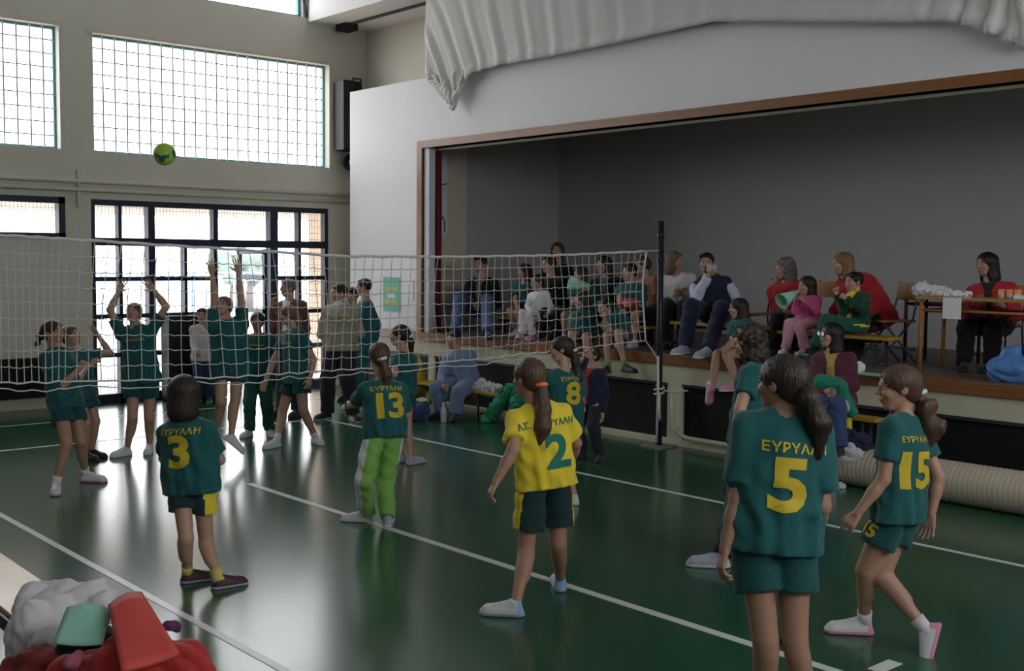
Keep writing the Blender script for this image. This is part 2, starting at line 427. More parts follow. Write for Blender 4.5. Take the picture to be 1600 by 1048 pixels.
# far trees and a pale blue railing seen through the open door
def far_tree(lab, x, y, h, r, seed):
    e = empty('tree', (x, y, 0)); tag(e, lab, 'tree', 'trees beyond the yard')
    rr = random.Random(seed); caps = []
    for i in range(9):
        c = np.array([x+rr.uniform(-r, r), y+rr.uniform(-r, r), h*.62+rr.uniform(-.28, .38)*h*.6]); caps.append((c, c+np.array([rr.uniform(-.5, .5), 0, rr.uniform(0, .6)]), r*.5, r*.35))
    cloth_blob('crown', caps, mat('tree_foliage', (.12, .15, .13), .9, .4, 3), e, vox=.16, amp=.10, sc=.22, k=.3, seed=seed)
    MB().tube([(x, y, 0), (x+.1, y, h*.5)], [.2, .12], 8).build('trunk', mat('tree_bark', (.12, .11, .10), .9), e, smooth=True); reparent(e)
far_tree('leafy tree straight beyond the open door', 20.7, 40, 2.3, .5, 1); far_tree('second leafy tree farther right beyond the yard', 22.2, 41.5, 2.3, .5, 2)
e = empty('yard_railing', (18, 37, 0)); tag(e, 'pale blue railing across the far side of the yard', 'railing')
M_rail = mat('pale_blue_railing_paint', (.16, .26, .42), .6)
for i in range(14): MB().box(8+i*1.6, 8.06+i*1.6, 36.97, 37.03, 0, 1.5).build('railing_post', M_rail, e)
for z in (1.46, 1.2): MB().box(8, 28.9, 36.98, 37.02, z-.03, z+.03).build('railing_bar', M_rail, e)
reparent(e)
# ------------------------------------------------------------------ proscenium wall, stage
FT, FL = 3.58, 12.86            # opening top, left side of the opening
mb = MB().box(XS, XS+.16, FL, 14.72, 1.0, 4.55).box(XS, XS+.16, -3, FL, FT, 4.55)
pw = struct(mb.build('wall_stage_front', M_white), 'white proscenium wall around the stage opening')
tr = MB().box(XS-.03, XS+.2, FL, FL+.11, 1.0, FT+.10).build('trim_5', M_wood); struct(tr, 'brown wooden frame of the stage opening')
MB().box(XS-.03, XS+.2, -3, FL, FT, FT+.10).build('head_board', M_wood, tr)
MB().box(XS+.16, XS+.2, -3, FL, FT-.03, FT).build('head_edge', M_cream, tr)
MB().box(XS+.16, XS+.55, -3, FL, FT+.1, FT+.14).build('header_shelf', M_black, tr)
# stage floor of single boards, edge board, cream fascia with black bays
struct(MB().box(XS, 13.1, -3, 14.72, .86, .985).build('stage_base', M_black), 'dark base under the stage boards')
sf = empty('stage_floor', (XS, 0, 1.0)); struct(sf, 'worn wooden boards of the stage floor')
bm0 = None; nb = 24
for i in range(nb):
    w = (12.95-XS-.06)/nb
    if bm0 is None: bm0 = MB().box(0, w-.004, -3, 14.7, -.016, 0).build('plank', M_stagefl, sf); o = bm0
    else: o = bm0.copy(); COL.objects.link(o)
    o.location = (XS+.06+i*w, 0, 1.0)
reparent(sf)
ed = MB().box(XS-.05, XS+.06, -3, 14.74, .885, 1.0).build('trim_6', M_wood, bevel=.006); struct(ed, 'brown wooden edge board of the stage')
fa = MB().box(XS-.02, XS+.1, -3, 14.72, .68, .886).box(XS-.02, XS+.1, -3, 14.72, 0, .065)
for y0, y1 in ((14.3, 14.72), (12.55, 12.7), (10.35, 10.5), (8.06, 8.28), (6.12, 6.3), (3.6, 3.8), (1.2, 1.4)): fa.box(XS-.02, XS+.1, y0, y1, .065, .68)
fa = struct(fa.build('wall_stage_base', M_cream), 'cream stage fascia with black bays')
ys = [14.3, 12.7, 12.55, 10.5, 10.35, 8.28, 8.06, 6.3, 6.12, 3.8, 3.6, 1.4, 1.2, -3]
for i in range(0, len(ys), 2):
    MB().box(XS+.01, XS+.06, ys[i+1], ys[i], .065, .68).build('bay_panel', M_black, fa)
    MB().box(XS-.035, XS-.0, ys[i+1], ys[i], .655, .685).build('bay_lip', mat('dark_lip', (.03, .03, .04), .5), fa)
MB().box(XS-.05, XS-.02, -3, 14.7, 0, .05).build('baseboard_stage', M_cream, fa)
# stage interior
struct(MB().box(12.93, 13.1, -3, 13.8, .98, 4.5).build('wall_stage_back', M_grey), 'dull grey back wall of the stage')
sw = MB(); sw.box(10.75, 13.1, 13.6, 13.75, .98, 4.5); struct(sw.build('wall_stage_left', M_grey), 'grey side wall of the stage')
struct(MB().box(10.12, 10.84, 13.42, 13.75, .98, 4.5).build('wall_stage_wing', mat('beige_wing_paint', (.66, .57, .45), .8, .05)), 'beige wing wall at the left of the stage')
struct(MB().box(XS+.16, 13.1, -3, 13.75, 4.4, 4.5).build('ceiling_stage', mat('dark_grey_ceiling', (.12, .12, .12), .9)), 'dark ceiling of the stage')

# heating pipe bending round the post at the stage foot
pts = [(9.5, 8.13, .62), (9.5, 8.13, .30)]
for k in range(1, 7):
    a = k/6*pi/2; pts.append((9.5, 8.13-.25*(1-cos(a)), .30-.19*sin(a)))
pts.append((9.5, 6.4, .11))
tag(MB().tube(pts, .026, 10).build('heating_pipe', M_cream, smooth=True), 'cream pipe bending along the stage foot beside the post', 'pipe')

# stage drapery: maroon leg curtain, white strip pipe, paper sheets on the wing
def curtain(name, y0, y1, x, z0, z1, m, amp=.05, waves=4, nz=6):
    n = 60; V = []; Q = []
    for j in range(nz+1):
        for i in range(n+1):
            t = i/n; z = z0+(z1-z0)*j/nz
            V.append((x+amp*sin(t*waves*2*pi+.3*sin(3*z)), y0+(y1-y0)*t, z))
    for j in range(nz):
        for i in range(n): a = j*(n+1)+i; Q.append((a, a+1, a+n+2, a+n+1))
    o = link(name, mesh_np(name, V, Q), m)
    s = o.modifiers.new('thickness', 'SOLIDIFY'); s.thickness = .008
    return o
tag(curtain('stage_curtain', 12.75, 12.98, 9.83, 1.0, 3.60, mat('maroon_velvet', (.16, .012, .022), .85, .2, sheen=.3), .03, 3), 'narrow maroon curtain gathered beside the stage opening', 'curtain')
tag(MB().box(9.61, 9.72, 12.735, 12.855, 1.0, 3.575).build('side_panel', mat('pale_grey_panel', (.6, .62, .68), .6), bevel=.004), 'pale grey upright board just inside the wooden stage frame', 'panel')
M_paper = mat('white_paper', (.72, .72, .74), .8, .04)
M_ink = mat('black_marker_ink', (.02, .02, .03), .7)
def wing_paper(z0, z1, lab, marks):
    e = MB().box(10.31, 10.45, 13.405, 13.418, z0, z1).build('paper_sheet', M_paper); tag(e, lab, 'paper', 'paper sheets on the wing wall')
    for m_ in marks: MB().tube([(10.31+.14*a, 13.402, z0+(z1-z0)*b) for a, b in m_], .008, 5).build('ink_stroke', M_ink, e)
wing_paper(3.10, 3.60, 'upper white sheet with short ink strokes on the wing wall', [[(.05, .75), (.15, .72)], [(.05, .06), (1, .1)]])
wing_paper(2.40, 3.06, 'lower white sheet with an inked arch on the wing wall', [[(.05, .6), (.2, .57)], [(.2, .12), (.25, .3), (.45, .4), (.65, .3), (.7, .05)]])

# white drape gathered over the proscenium
def drape():
    ctl = [(13.0, 4.62), (12.77, 4.50), (12.6, 4.42), (12.40, 4.22), (12.13, 4.08), (11.95, 4.35), (11.75, 4.50), (11.2, 4.53), (10.2, 4.52), (9.2, 4.53), (8.4, 4.55), (7.71, 4.56), (7.0, 4.46), (6.2, 4.33), (5.5, 4.22), (5.15, 4.18), (4.9, 4.10), (4.43, 3.84), (3.9, 3.9), (3.2, 4.1), (2, 4.2), (0, 4.2)]
    XD = XS-.14; K = XD/XS
    cy = [c[0]*K for c in ctl][::-1]; cz = [2.05+(c[1]-2.05)*K for c in ctl][::-1]
    ns, nt = 460, 44; V = np.zeros((nt+1, ns+1, 3)); y0 = 12.78*K
    for i, y in enumerate(np.linspace(y0, 2.0, ns+1)):
        zb = np.interp(y, cy, cz); e1 = math.exp(-(y0-y)/1.5); e2 = math.exp(-abs(y-4.5)/.6)
        for j in range(nt+1):
            t = j/nt; z = 5.64+(zb-5.64)*t
            ph = y+(5.64-z)*(.95*e1-.6*e2*(1 if y > 4.5 else -1))
            f = (.007+.030*e1*min(1, (y0-y)/.15)+.028*e2)*(sin(ph*15)+.5*sin(ph*26+1)+.4*sin(ph*8.3+.6))*(.3+.7*t)
            roll = .045*math.exp(-((t-.96)/.045)**2)*(1-e1)
            V[j, i] = (XD-f-.025*sin(t*pi)-roll, y, z)
    V = V.reshape(-1, 3); I = np.arange((nt+1)*(ns+1)).reshape(nt+1, ns+1)
    Q = np.stack([I[:-1, :-1], I[:-1, 1:], I[1:, 1:], I[1:, :-1]], -1).reshape(-1, 4)
    o = link('white_drape', mesh_np('white_drape', V, Q), mat('white_drape_cloth', (.58, .57, .55), .85, .05, sheen=.2))
    s = o.modifiers.new('thickness', 'SOLIDIFY'); s.thickness = .012
    return tag(o, 'white cloth drape gathered along the top of the proscenium wall', 'drape')
drape()
# knotted tail of the drape
tl = [((9.44, 12.52, 4.52), (9.43, 12.02, 4.06), .035, .022), ((9.44, 12.40, 4.50), (9.42, 11.98, 4.12), .03, .03), ((9.44, 12.22, 4.50), (9.42, 11.95, 4.02), .04, .022), ((9.44, 11.95, 4.50), (9.43, 11.95, 4.06), .04, .018), ((9.44, 11.75, 4.48), (9.43, 11.94, 4.16), .025, .025)]
o = cloth_blob('drape_knot', tl, MATS['white_drape_cloth'], vox=.014, amp=.009, k=.015, sc=1.2, seed=4)
o.parent = bpy.data.objects['white_drape']

# loudspeaker and round lamp on the window wall
sp = empty('column_speaker', (9.92, YW-.3, 3.72)); tag(sp, 'tall black column speaker between the window and the white wall', 'speaker')
MB().box(9.74, 10.08, YW-.34, YW-.08, 3.72, 4.80).build('cabinet', mat('dark_speaker_case', (.008, .008, .014), .55), sp, bevel=.01)
MB().box(9.76, 9.93, YW-.352, YW-.335, 3.76, 4.76).build('speaker_grille', mat('grey_speaker_cloth', (.025, .025, .025), .8, bump=.3, bscale=300), sp)
MB().tube([(10.0, YW-.2, 4.8), (10.0, YW-.2, 4.86), (10.15, YW-.2, 4.86), (10.15, YW-.2, 4.72)], .014).build('bracket', M_black, sp); reparent(sp)
sl = empty('wall_spotlight', (9.98, YW-.25, 3.55)); tag(sl, 'small round black spotlight below the column speaker', 'spotlight')
ax = np.array([-.45, -.85, -.1]); ax /= np.linalg.norm(ax); c = np.array([9.96, YW-.2, 3.55])
MB().lathe(c, [(0, -.05), (.08, -.05), (.12, 0), (.14, .1), (.13, .11), (.09, .07), (0, .06)], 20, ax).build('housing', mat('dark_speaker_case', (.02, .02, .025), .5), sl, smooth=True)
MB().lathe(c+ax*.065, [(0, .02), (.03, .012), (.04, 0)], 14, ax).build('bulb', mat('glassy_bulb', (.7, .7, .75), .2), sl, smooth=True)
MB().box(9.93, 9.99, YW-.2, YW, 3.52, 3.58).build('bracket', M_black, sl); reparent(sl)

# posters on the white wall
M_mint = mat('mint_card', (.32, .62, .50), .7, .08)
po = tag(MB().box(XS-.012, XS-.004, 13.40, 13.82, 1.26, 1.76).build('poster', mat('mint_poster', (.17, .48, .36), .8, .25, 8), bevel=.003), 'crumpled mint green poster on the white wall', 'poster')
MB().box(XS-.016, XS-.012, 13.46, 13.78, 1.36, 1.44).build('poster_print', mat('olive_print', (.45, .48, .2), .8, .4, 20), po)
MB().box(XS-.016, XS-.012, 13.46, 13.78, 1.56, 1.62).build('poster_print', MATS['olive_print'], po)
MB().box(XS-.018, XS-.014, 13.50, 13.70, 1.46, 1.53).build('poster_print', M_paper, po)
p2 = tag(MB().box(XS-.009, XS-.002, 13.08, 13.30, 1.44, 1.74).build('drawing', M_paper), 'white drawing sheet right of the mint poster', 'drawing')
MB().tube([(XS-.011, 13.22, 1.66), (XS-.011, 13.16, 1.62), (XS-.011, 13.18, 1.56)], .004, 4).build('ink_stroke', mat('grey_pencil', (.45, .42, .42), .8), p2)
# ------------------------------------------------------------------ people
SKIN = {'a': mat('skin_light', (.44, .26, .185), .5, .06, 12, spec=.35), 'b': mat('skin_tan', (.33, .185, .125), .5, .06, 12, spec=.35), 'c': mat('skin_warm', (.39, .22, .15), .5, .06, 12, spec=.35)}
M_lip = mat('lip_skin', (.42, .15, .12), .5, .05)
M_eye = mat('eye_white', (.26, .22, .20), .25, .02, spec=.5)
M_iris = mat('dark_iris', (.02, .012, .008), .2, .1, spec=.5)
HAIR = {}
def hair_mat(key):
    c = {'black': (.012, .008, .007), 'dark': (.022, .013, .010), 'brown': (.075, .040, .024), 'light': (.15, .085, .045), 'grey': (.14, .12, .11), 'blond': (.22, .12, .055)}[key]
    if key not in HAIR: HAIR[key] = mat('hair_'+key, c, .45, .45, 9, bump=.6, bscale=30, spec=.4, stretch=(5, 5, .8))
    return HAIR[key]
CL = {}
def cloth(key, col, rough=.85):
    if key not in CL: CL[key] = mat('cloth_'+key, col, rough, .13, 7, bump=.25, bscale=28, sheen=.15)
    return CL[key]
TEAL = cloth('teal_jersey', (.008, .086, .090)); TEAL_SHADED = cloth('teal_shorts_shaded', (.006, .062, .066)); TEAL2 = cloth('teal_tracksuit', (.010, .10, .12)); YEL = cloth('yellow_jersey', (.72, .56, .035))  # teal for shorts: the jersey teal with shadow darkening put into the colour
DGREEN = cloth('dark_green_shorts', (.008, .032, .036)); NAVY = cloth('navy', (.012, .016, .045)); BLACK = cloth('black', (.008, .008, .010))
LIME = cloth('lime_trousers', (.20, .43, .09)); WHITE = cloth('white_cloth', (.66, .66, .70)); JEANS = cloth('blue_jeans', (.035, .065, .17)); DENIM = cloth('pale_denim', (.15, .205, .33))
BEIGE = cloth('beige_knit', (.30, .27, .20)); RED = cloth('red_knit', (.42, .025, .03)); PINK = cloth('pink', (.62, .10, .30)); LPINK = cloth('light_pink', (.60, .30, .38)); MAROON = cloth('maroon', (.09, .02, .04))
BROWN = cloth('brown_leather', (.12, .045, .035)); DTROU = cloth('dark_trousers', (.016, .017, .026)); GREENT = cloth('green_trousers', (.012, .085, .055)); GREY = cloth('grey_cloth', (.16, .155, .15)); SWHITE = cloth('shoe_white', (.62, .62, .66), .6)
SPINK = cloth('shoe_pink', (.6, .25, .36), .6); SBLACK = cloth('shoe_black', (.014, .014, .016), .5); SRED = cloth('shoe_dark_red', (.06, .015, .025), .5); SGREY = cloth('shoe_grey', (.34, .36, .44), .6); TAN = cloth('tan_top', (.30, .14, .09))
M_print = mat('yellow_print', (.52, .39, .025), .7, .08); M_gprint = mat('green_print', (.01, .16, .12), .7, .08)

def nrm(v): v = np.asarray(v, float); return v/(np.linalg.norm(v)+1e-12)
ZUP = np.array([0, 0, 1.0])
FH = nrm([FW[0], FW[1], 0]); RH = nrm([RT[0], RT[1], 0])
def yawvec(deg): a = radians(deg); return nrm(-FH*cos(a)+RH*sin(a))     # 0 faces the camera, 90 faces screen right

def cube_sphere(n=4):
    V = []; Q = []
    for ax in range(3):
        for sg in (-1, 1):
            b = len(V)
            for i in range(n+1):
                for j in range(n+1):
                    p = [0, 0, 0]; p[ax] = sg; p[(ax+1) % 3] = 2*i/n-1; p[(ax+2) % 3] = 2*j/n-1
                    V.append(nrm(p))
            for i in range(n):
                for j in range(n):
                    a = b+i*(n+1)+j; q = (a, a+n+1, a+n+2, a+1); Q.append(q if sg > 0 else q[::-1])
    return np.array(V), np.array(Q)
CSV, CSQ = cube_sphere()
E3 = np.eye(3)

# --- templates (unit sizes)
def head_template(vox=.033, male=False):
    F = Field((-.52, -.62, -.62), (.52, .66, .62), vox); D = F.new()
    F.ell(D, (0, -.05, .13), E3, (.355, .44, .37), .02)
    F.ell(D, (0, .10, -.16), E3, (.275 if not male else .295, .30, .33), .12)
    F.cap(D, (-.10, .22, -.40), (.10, .22, -.40), .085, .085, .10)
    F.cap(D, (0, -.14, -.1), (0, -.12, -.62), .21, .21, .10)
    for s in (-1, 1):
        F.ell(D, (s*.145, .44, .035), E3, (.075, .055, .042), .05, sub=True)
        F.cap(D, (s*.06, .385, .115), (s*.22, .34, .11), .03, .025, .05)
        F.ell(D, (s*.19, .29, -.1), E3, (.09, .09, .08), .08)
        F.ell(D, (s*.36, -.05, 0), E3, (.04, .09, .13), .03)
        F.ell(D, (s*.395, -.03, 0), E3, (.03, .045, .075), .02, sub=True)
        F.cap(D, (s*.045, .43, -.105), (s*.05, .42, -.1), .03, .03, .03)
    F.cap(D, (0, .40, .07), (0, .475, -.08), .028, .047, .04)
    F.cap(D, (-.075, .385, -.225), (.075, .385, -.225), .028, .028, .03)
    F.cap(D, (-.06, .38, -.268), (.06, .38, -.268), .03, .03, .03)
    V, Q = F.mesh(D); C = V[Q].mean(1)
    mi = np.zeros(len(Q), int)
    lip = (np.abs(C[:, 0]) < .11) & (C[:, 1] > .30) & (np.abs(C[:, 2]+.247) < .042); mi[lip] = 1
    br = (np.abs(np.abs(C[:, 0])-.15) < .085) & (C[:, 1] > .26) & (np.abs(C[:, 2]-.135) < .022); mi[br] = 4
    for s in (-1, 1):
        ev = CSV*.046+np.array([s*.145, .352, .035]); cc = CSV[CSQ].mean(1)
        em = np.where((cc[:, 1] > .80), 3, 2)
        Q = np.concatenate([Q, CSQ+len(V)]); V = np.concatenate([V, ev]); mi = np.concatenate([mi, em])
    return V, Q, mi
HEADF = head_template(); HEADM = head_template(male=True)

def hand_template(curl, spread, vox=.04, thumb=(-.55, .75, -.25)):
    F = Field((-.6, -.15, -.65), (.4, 1.1, .25), vox); D = F.new()
    xs = [-.165, -.058, .055, .155]; L = [.40, .45, .42, .33]
    F.cap(D, (0, -.1, 0), (0, .1, 0), .10, .10, .05, (1, 0, 0), 1.25)
    for x in xs: F.cap(D, (x*.6, .06, -.01), (x, .44, 0), .075, .07, .05)
    for i, x in enumerate(xs):
        p = np.array([x, .45, 0]); a = 0
        for fr, c in zip((.45, .3, .25), curl):
            a += radians(c+i*3); sp = radians(spread)*(x/.16)
            d = np.array([sin(sp)*cos(a), cos(sp)*cos(a), -sin(a)]); q = p+d*L[i]*fr
            F.cap(D, p, q, .050, .042, .012); p = q
    t = nrm(thumb); p = np.array([-.12, .12, -.04]); q = p+t*.26; F.cap(D, p, q, .07, .055, .04)
    F.cap(D, q, q+nrm(t+np.array([.25, .3, -.1]))*.2, .052, .042, .02)
    return F.mesh(D)
HANDS = {'relax': hand_template((22, 30, 20), 4), 'fist': hand_template((70, 80, 50), 0, thumb=(-.3, .8, -.55)), 'open': hand_template((4, 6, 5), 14, thumb=(-.85, .5, -.1)), 'hold': hand_template((40, 45, 30), 3, thumb=(-.4, .7, -.6))}

def shoe_template(vox=.037):
    F = Field((-.3, -.15, -.05), (.3, 1.1, .55), vox); D = F.new()
    F.cap(D, (0, .16, .12), (.0, .80, .10), .14, .155, .05, (1, 0, 0), 1.12)
    F.cap(D, (0, .14, .12), (0, .17, .29), .14, .125, .06); F.cap(D, (0, .24, .27), (0, .64, .16), .125, .11, .06)
    F.cap(D, (0, .12, .03), (0, .84, .03), .16, .175, .02)
    F.cap(D, (0, .17, .42), (0, .16, .55), .085, .085, .02, sub=True)
    F.plane(D, (0, 0, 0), (0, 0, -1))
    V, Q = F.mesh(D); C = V[Q].mean(1)
    mi = np.zeros(len(Q), int); mi[C[:, 2] < .075] = 1
    mi[(C[:, 1] < .12) & (C[:, 2] > .075)] = 2
    return V, Q, mi
SHOE = shoe_template()

def hair_template(kind, vox=.041):
    F = Field((-.62, -.75, -1.75), (.62, .62, .70), vox); D = F.new()
    if kind == 'short':
        F.ell(D, (0, -.07, .16), E3, (.395, .47, .395), .02)
        F.ell(D, (0, .60, -.20), E3, (.50, .42, .52), .03, sub=True)
        F.plane(D, (0, 0, -.12), (0, .75, -.66))
        F.cap(D, (-.3, .24, .36), (.3, .24, .38), .07, .07, .06)
    else:
        F.ell(D, (0, -.07, .16), E3, (.40, .475, .40), .02)
        if kind == 'cap':
            F.ell(D, (0, -.22, -.02), E3, (.33, .33, .36), .08)
        elif kind == 'bob':
            F.cap(D, (0, -.16, .1), (0, -.18, -.52), .40, .40, .1, (1, 0, 0), 1.12)
        elif kind == 'long':
            F.cap(D, (0, -.16, .1), (0, -.22, -.60), .39, .40, .1, (1, 0, 0), 1.12); F.cap(D, (0, -.26, -.6), (0, -.30, -1.25), .34, .24, .1, (1, 0, 0), 1.3)
        elif kind == 'curly':
            F.cap(D, (0, -.14, .2), (0, -.2, -.50), .46, .50, .1)
        F.ell(D, (0, .57, -.16), E3, (.315, .40, .50), .05, sub=True)
        if kind in ('bob', 'long', 'curly'): F.cap(D, (0, .30, -.65), (0, .16, -1.8), .30, .34, .05, sub=True)
        if kind == 'cap': F.plane(D, (0, -.02, -.14), (0, .55, -.84))
        if kind in ('bob',): F.plane(D, (0, 0, -.78), (0, 0, -1))
    if kind == 'curly': F.disp(D, lambda P: .026*(np.sin(P[:, 0]*21+2*np.sin(P[:, 2]*11))+np.sin(P[:, 2]*23+2*np.sin(P[:, 1]*13))+.6*np.sin(P[:,1]*29+P[:,0]*17)), .15)
    else:
        def strands(P):
            a = np.arctan2(P[:, 0], P[:, 1]+.1)
            return .010*np.sin(a*26+2*np.sin(P[:, 2]*6))+.008*np.sin(a*43+P[:, 2]*4)
        F.disp(D, strands, .1)
    return F.mesh(D)
HAIRT = {}
def get_hair(k):
    if k not in HAIRT: HAIRT[k] = hair_template(k)
    return HAIRT[k]

def lift(P, px, L, s):
    """point on the pixel's ray at bone length L from P; s>0 nearer to the camera, s<0 farther, 0 nearest"""
    d = ray(px[0], px[1]); o = CAM-P; A = d@d; B = 2*o@d; c = o@o-L*L; q = B*B-4*A*c
    if q <= 0 or s == 0:
        X = CAM+d*(-B/(2*A)); v = X-P; l = np.linalg.norm(v)
        return P+v*(min(max(l, L*.93), L*1.12)/max(l, 1e-6))
    t = (-B-sqrt(q))/(2*A) if s > 0 else (-B+sqrt(q))/(2*A)
    return CAM+d*t
def two_bone(A, B, L1, L2, pole):
    v = B-A; d = np.linalg.norm(v); d2 = min(d, (L1+L2)*.999); u = v/max(d, 1e-6)
    x = (L1*L1-L2*L2+d2*d2)/(2*d2); h = sqrt(max(L1*L1-x*x, 0))
    w = pole-u*(pole@u); w = nrm(w)
    return A+u*x+w*h
def knee_fit(hip, ank, px, L1, L2, fwd):
    if px is None: return two_bone(hip, ank, L1, L2, fwd)
    d = ray(px[0], px[1]); best = None
    z0 = (depth_of(hip)+depth_of(ank))/2
    for t in np.linspace(z0-.45, z0+.45, 91):
        k = CAM+d*t; e = (np.linalg.norm(k-hip)-L1)**2+(np.linalg.norm(k-ank)-L2)**2-.02*((k-(hip+ank)/2)@fwd)
        if best is None or e < best[0]: best = (e, k)
    return best[1]

PEOPLE = []
def person(label, head, neck, pelvis, yaw, H=1.5, hyaw=None, hpitch=0, d=None, plane=None, la=None, ra=None, ll=None, rl=None, base=0.0,
           top='tee', topm=None, hem=.075, inner=None, bottom='shorts', botm=None, shortf=.55, hair='cap', hairc='dark', tail=None, tie=None,
           skin='a', shoes=(None, None, None), sock=None, male=False, build=1.0, hh=None, lean=0.0, vox=.0125, back=None, hands=('relax', 'relax'),
           loose=1.0, side=None, sleeve=.62, collar=None, seed=None, lpalm=None, rpalm=None, glasses=False, group=None, shoulder_w=1.0, leg_r=1.0, legprint=None):
    seed = seed or (len(PEOPLE)+11)
    fwd = yawvec(yaw); lat = np.cross(ZUP, fwd)        # lat = the person's own left
    hh = hh or (.222 if H > 1.6 else .205 if H > 1.35 else .195)
    # --- depth of the body
    if d is None and plane is not None: d = depth_of(on(pelvis[0], pelvis[1], plane[0], plane[1]))
    feetp = []
    for L in (ll, rl):
        if L and L.get('f'): feetp.append(on(*L['f'], 2, base))
    if d is None: d = float(np.mean([depth_of(q) for q in feetp]))
    pel = atd(*pelvis, d); nk = atd(*neck, d+lean); hc = atd(*head, d+lean*1.15)
    spine = nrm(nk-pel)
    sh_w = .100*H*shoulder_w; hip_w = .054*H
    latp = nrm(lat-spine*(lat@spine)); fr = nrm(np.cross(latp, spine))*1.0
    if fr@fwd < 0: fr = -fr
    shl = nk-spine*.052*H+latp*sh_w; shr = nk-spine*.052*H-latp*sh_w
    hipl = pel+lat*hip_w; hipr = pel-lat*hip_w
    UA, FA, TH, SH = .172*H, .150*H, .245*H, .240*H
    # --- arms
    arms = []
    for side_, S, spec in ((1, shl, la), (-1, shr, ra)):
        if spec is None:
            e = S+nrm(-ZUP+lat*side_*.16-fwd*.08)*UA; w = e+nrm(-ZUP+fwd*.25+lat*side_*.02)*FA
        else:
            (ex, ey, es), (wx, wy, ws) = spec[:2]
            e = lift(S, (ex, ey), UA, es); w = lift(e, (wx, wy), FA, ws)
        arms.append((S, e, w))
    # --- legs
    legs = []
    for side_, Hp, spec in ((1, hipl, ll), (-1, hipr, rl)):
        spec = spec or {}
        toe = None
        if spec.get('f') is not None:
            fp = on(*spec['f'], 2, base); an = fp+ZUP*(.048*H)
            kn = knee_fit(Hp, an, spec.get('k'), TH, SH, fwd)
        elif spec.get('k') is not None:
            kx = spec['k']; kn = on(kx[0], kx[1], 0, kx[3]) if len(kx) > 3 else lift(Hp, kx[:2], TH, kx[2] if len(kx) > 2 else 1)
            ax_ = spec.get('a')
            if ax_ is None: an = kn-ZUP*SH*.98+fwd*.02
            elif len(ax_) > 3: an = on(ax_[0], ax_[1], 0, ax_[3])
            elif len(ax_) > 2 and ax_[2] == 'f': an = on(ax_[0], ax_[1], 2, base)+ZUP*.048*H
            else: an = lift(kn, ax_[:2], SH, ax_[2] if len(ax_) > 2 else 0)
            if base is not None and spec.get('floor', True) and an[2] < base+.048*H: an[2] = base+.048*H
        else:
            an = np.array([*(Hp+lat*side_*.02)[:2], base+.048*H]); kn = two_bone(Hp, an, TH, SH, fwd)
        if spec.get('toepx') is not None: tv = nrm(lift(an, spec['toepx'], .13*H, spec.get('toes', 0))-an)
        else:
            tv = yawvec(spec.get('toe', yaw+side_*-8)); tv = nrm(tv+ZUP*spec.get('tp', 0.0))
        legs.append((Hp, kn, an, tv))
    root = empty('person', tuple(map(float, ((legs[0][2]+legs[1][2])/2*np.array([1, 1, 0])+ZUP*(base if base is not None else 0)))))
    tag(root, label, 'person', group)
    allp = np.array([pel, nk, hc]+[q for a in arms for q in a]+[q for L in legs for q in L[:3]])
    lo, hi = allp.min(0)-.17, allp.max(0)+.17
    b = build
    # --- body: one continuous surface
    FC = Field(lo, hi, vox); F = Field(lo, hi, vox*1.2); D = F.new()
    cm = pel+(nk-pel)*.62
    F.cap(D, pel-spine*.01, pel+spine*.05*H, .053*H*b, .050*H*b, .02, latp, 1.42)
    F.cap(D, pel, cm, .05*H*b, .055*H*b, .03, latp, 1.35)
    F.cap(D, cm, nk-spine*.05*H, .06*H*b, .05*H*b, .03, latp, 1.42)
    [F.cap(D, nk-spine*.03*H, q_, .036*H*b, .030*H*b, .03) for q_ in (shl, shr)]
    hup = nrm((hc-nk)); neck_top = hc-hup*hh*.15-fr*.01
    F.cap(D, nk-spine*.03*H, neck_top, .034*H, .030*H, .02)
    for S, e, w in arms:
        F.cap(D, S, e, .030*H*b, .024*H*b, .02); F.cap(D, e, e+(w-e)*.4, .0235*H*b, .0235*H*b, .015); F.cap(D, e+(w-e)*.3, w, .0235*H*b, .0155*H, .012)
    for Hp, kn, an, tv in legs:
        F.cap(D, Hp, kn, .049*H*b*leg_r, .034*H*b*leg_r, .02); F.cap(D, kn, an, .033*H*b*leg_r, .0205*H, .012)
        u = nrm(an-kn); bk = -(tv-u*(tv@u)); bk = nrm(bk)
        F.cap(D, kn+(an-kn)*.15+bk*.012*H, kn+(an-kn)*.48+bk*.010*H, .028*H*b*leg_r, .026*H*b*leg_r, .03)
        sd_ = ZUP if abs(tv[2]) < .05 else nrm(kn-an); u0 = nrm(sd_-tv*(sd_@tv)); F.cap(D, an-u0*.015*H, an+tv*.075*H-u0*.038*H, .016*H, .007*H, .01)
    V, Q = F.mesh(D); mi = np.zeros(len(Q), int); F = FC
    VV, QQ, MM = [V], [Q], [mi]; nv = len(V)
    def put(v, q, m, R, o, flip=False):
        nonlocal nv
        VV.append(v@R.T+o); QQ.append((q[:, ::-1] if flip else q)+nv); MM.append(m); nv += len(v)
    # head
    hf = yawvec(hyaw if hyaw is not None else yaw); hp = radians(hpitch)
    hupv = nrm(ZUP*.85+nrm(hc-nk)*.15); hf = nrm(hf-hupv*(hf@hupv)); hf2 = nrm(hf*cos(hp)+hupv*sin(hp)); hu2 = nrm(np.cross(np.cross(hf2, hupv), hf2)); hr = np.cross(hf2, hu2)
    RH_ = np.stack([hr, hf2, hu2], 1)*hh
    hv, hq, hm = HEADM if male else HEADF
    put(hv, hq, hm, RH_, hc)
    # hands
    HL = .108*H
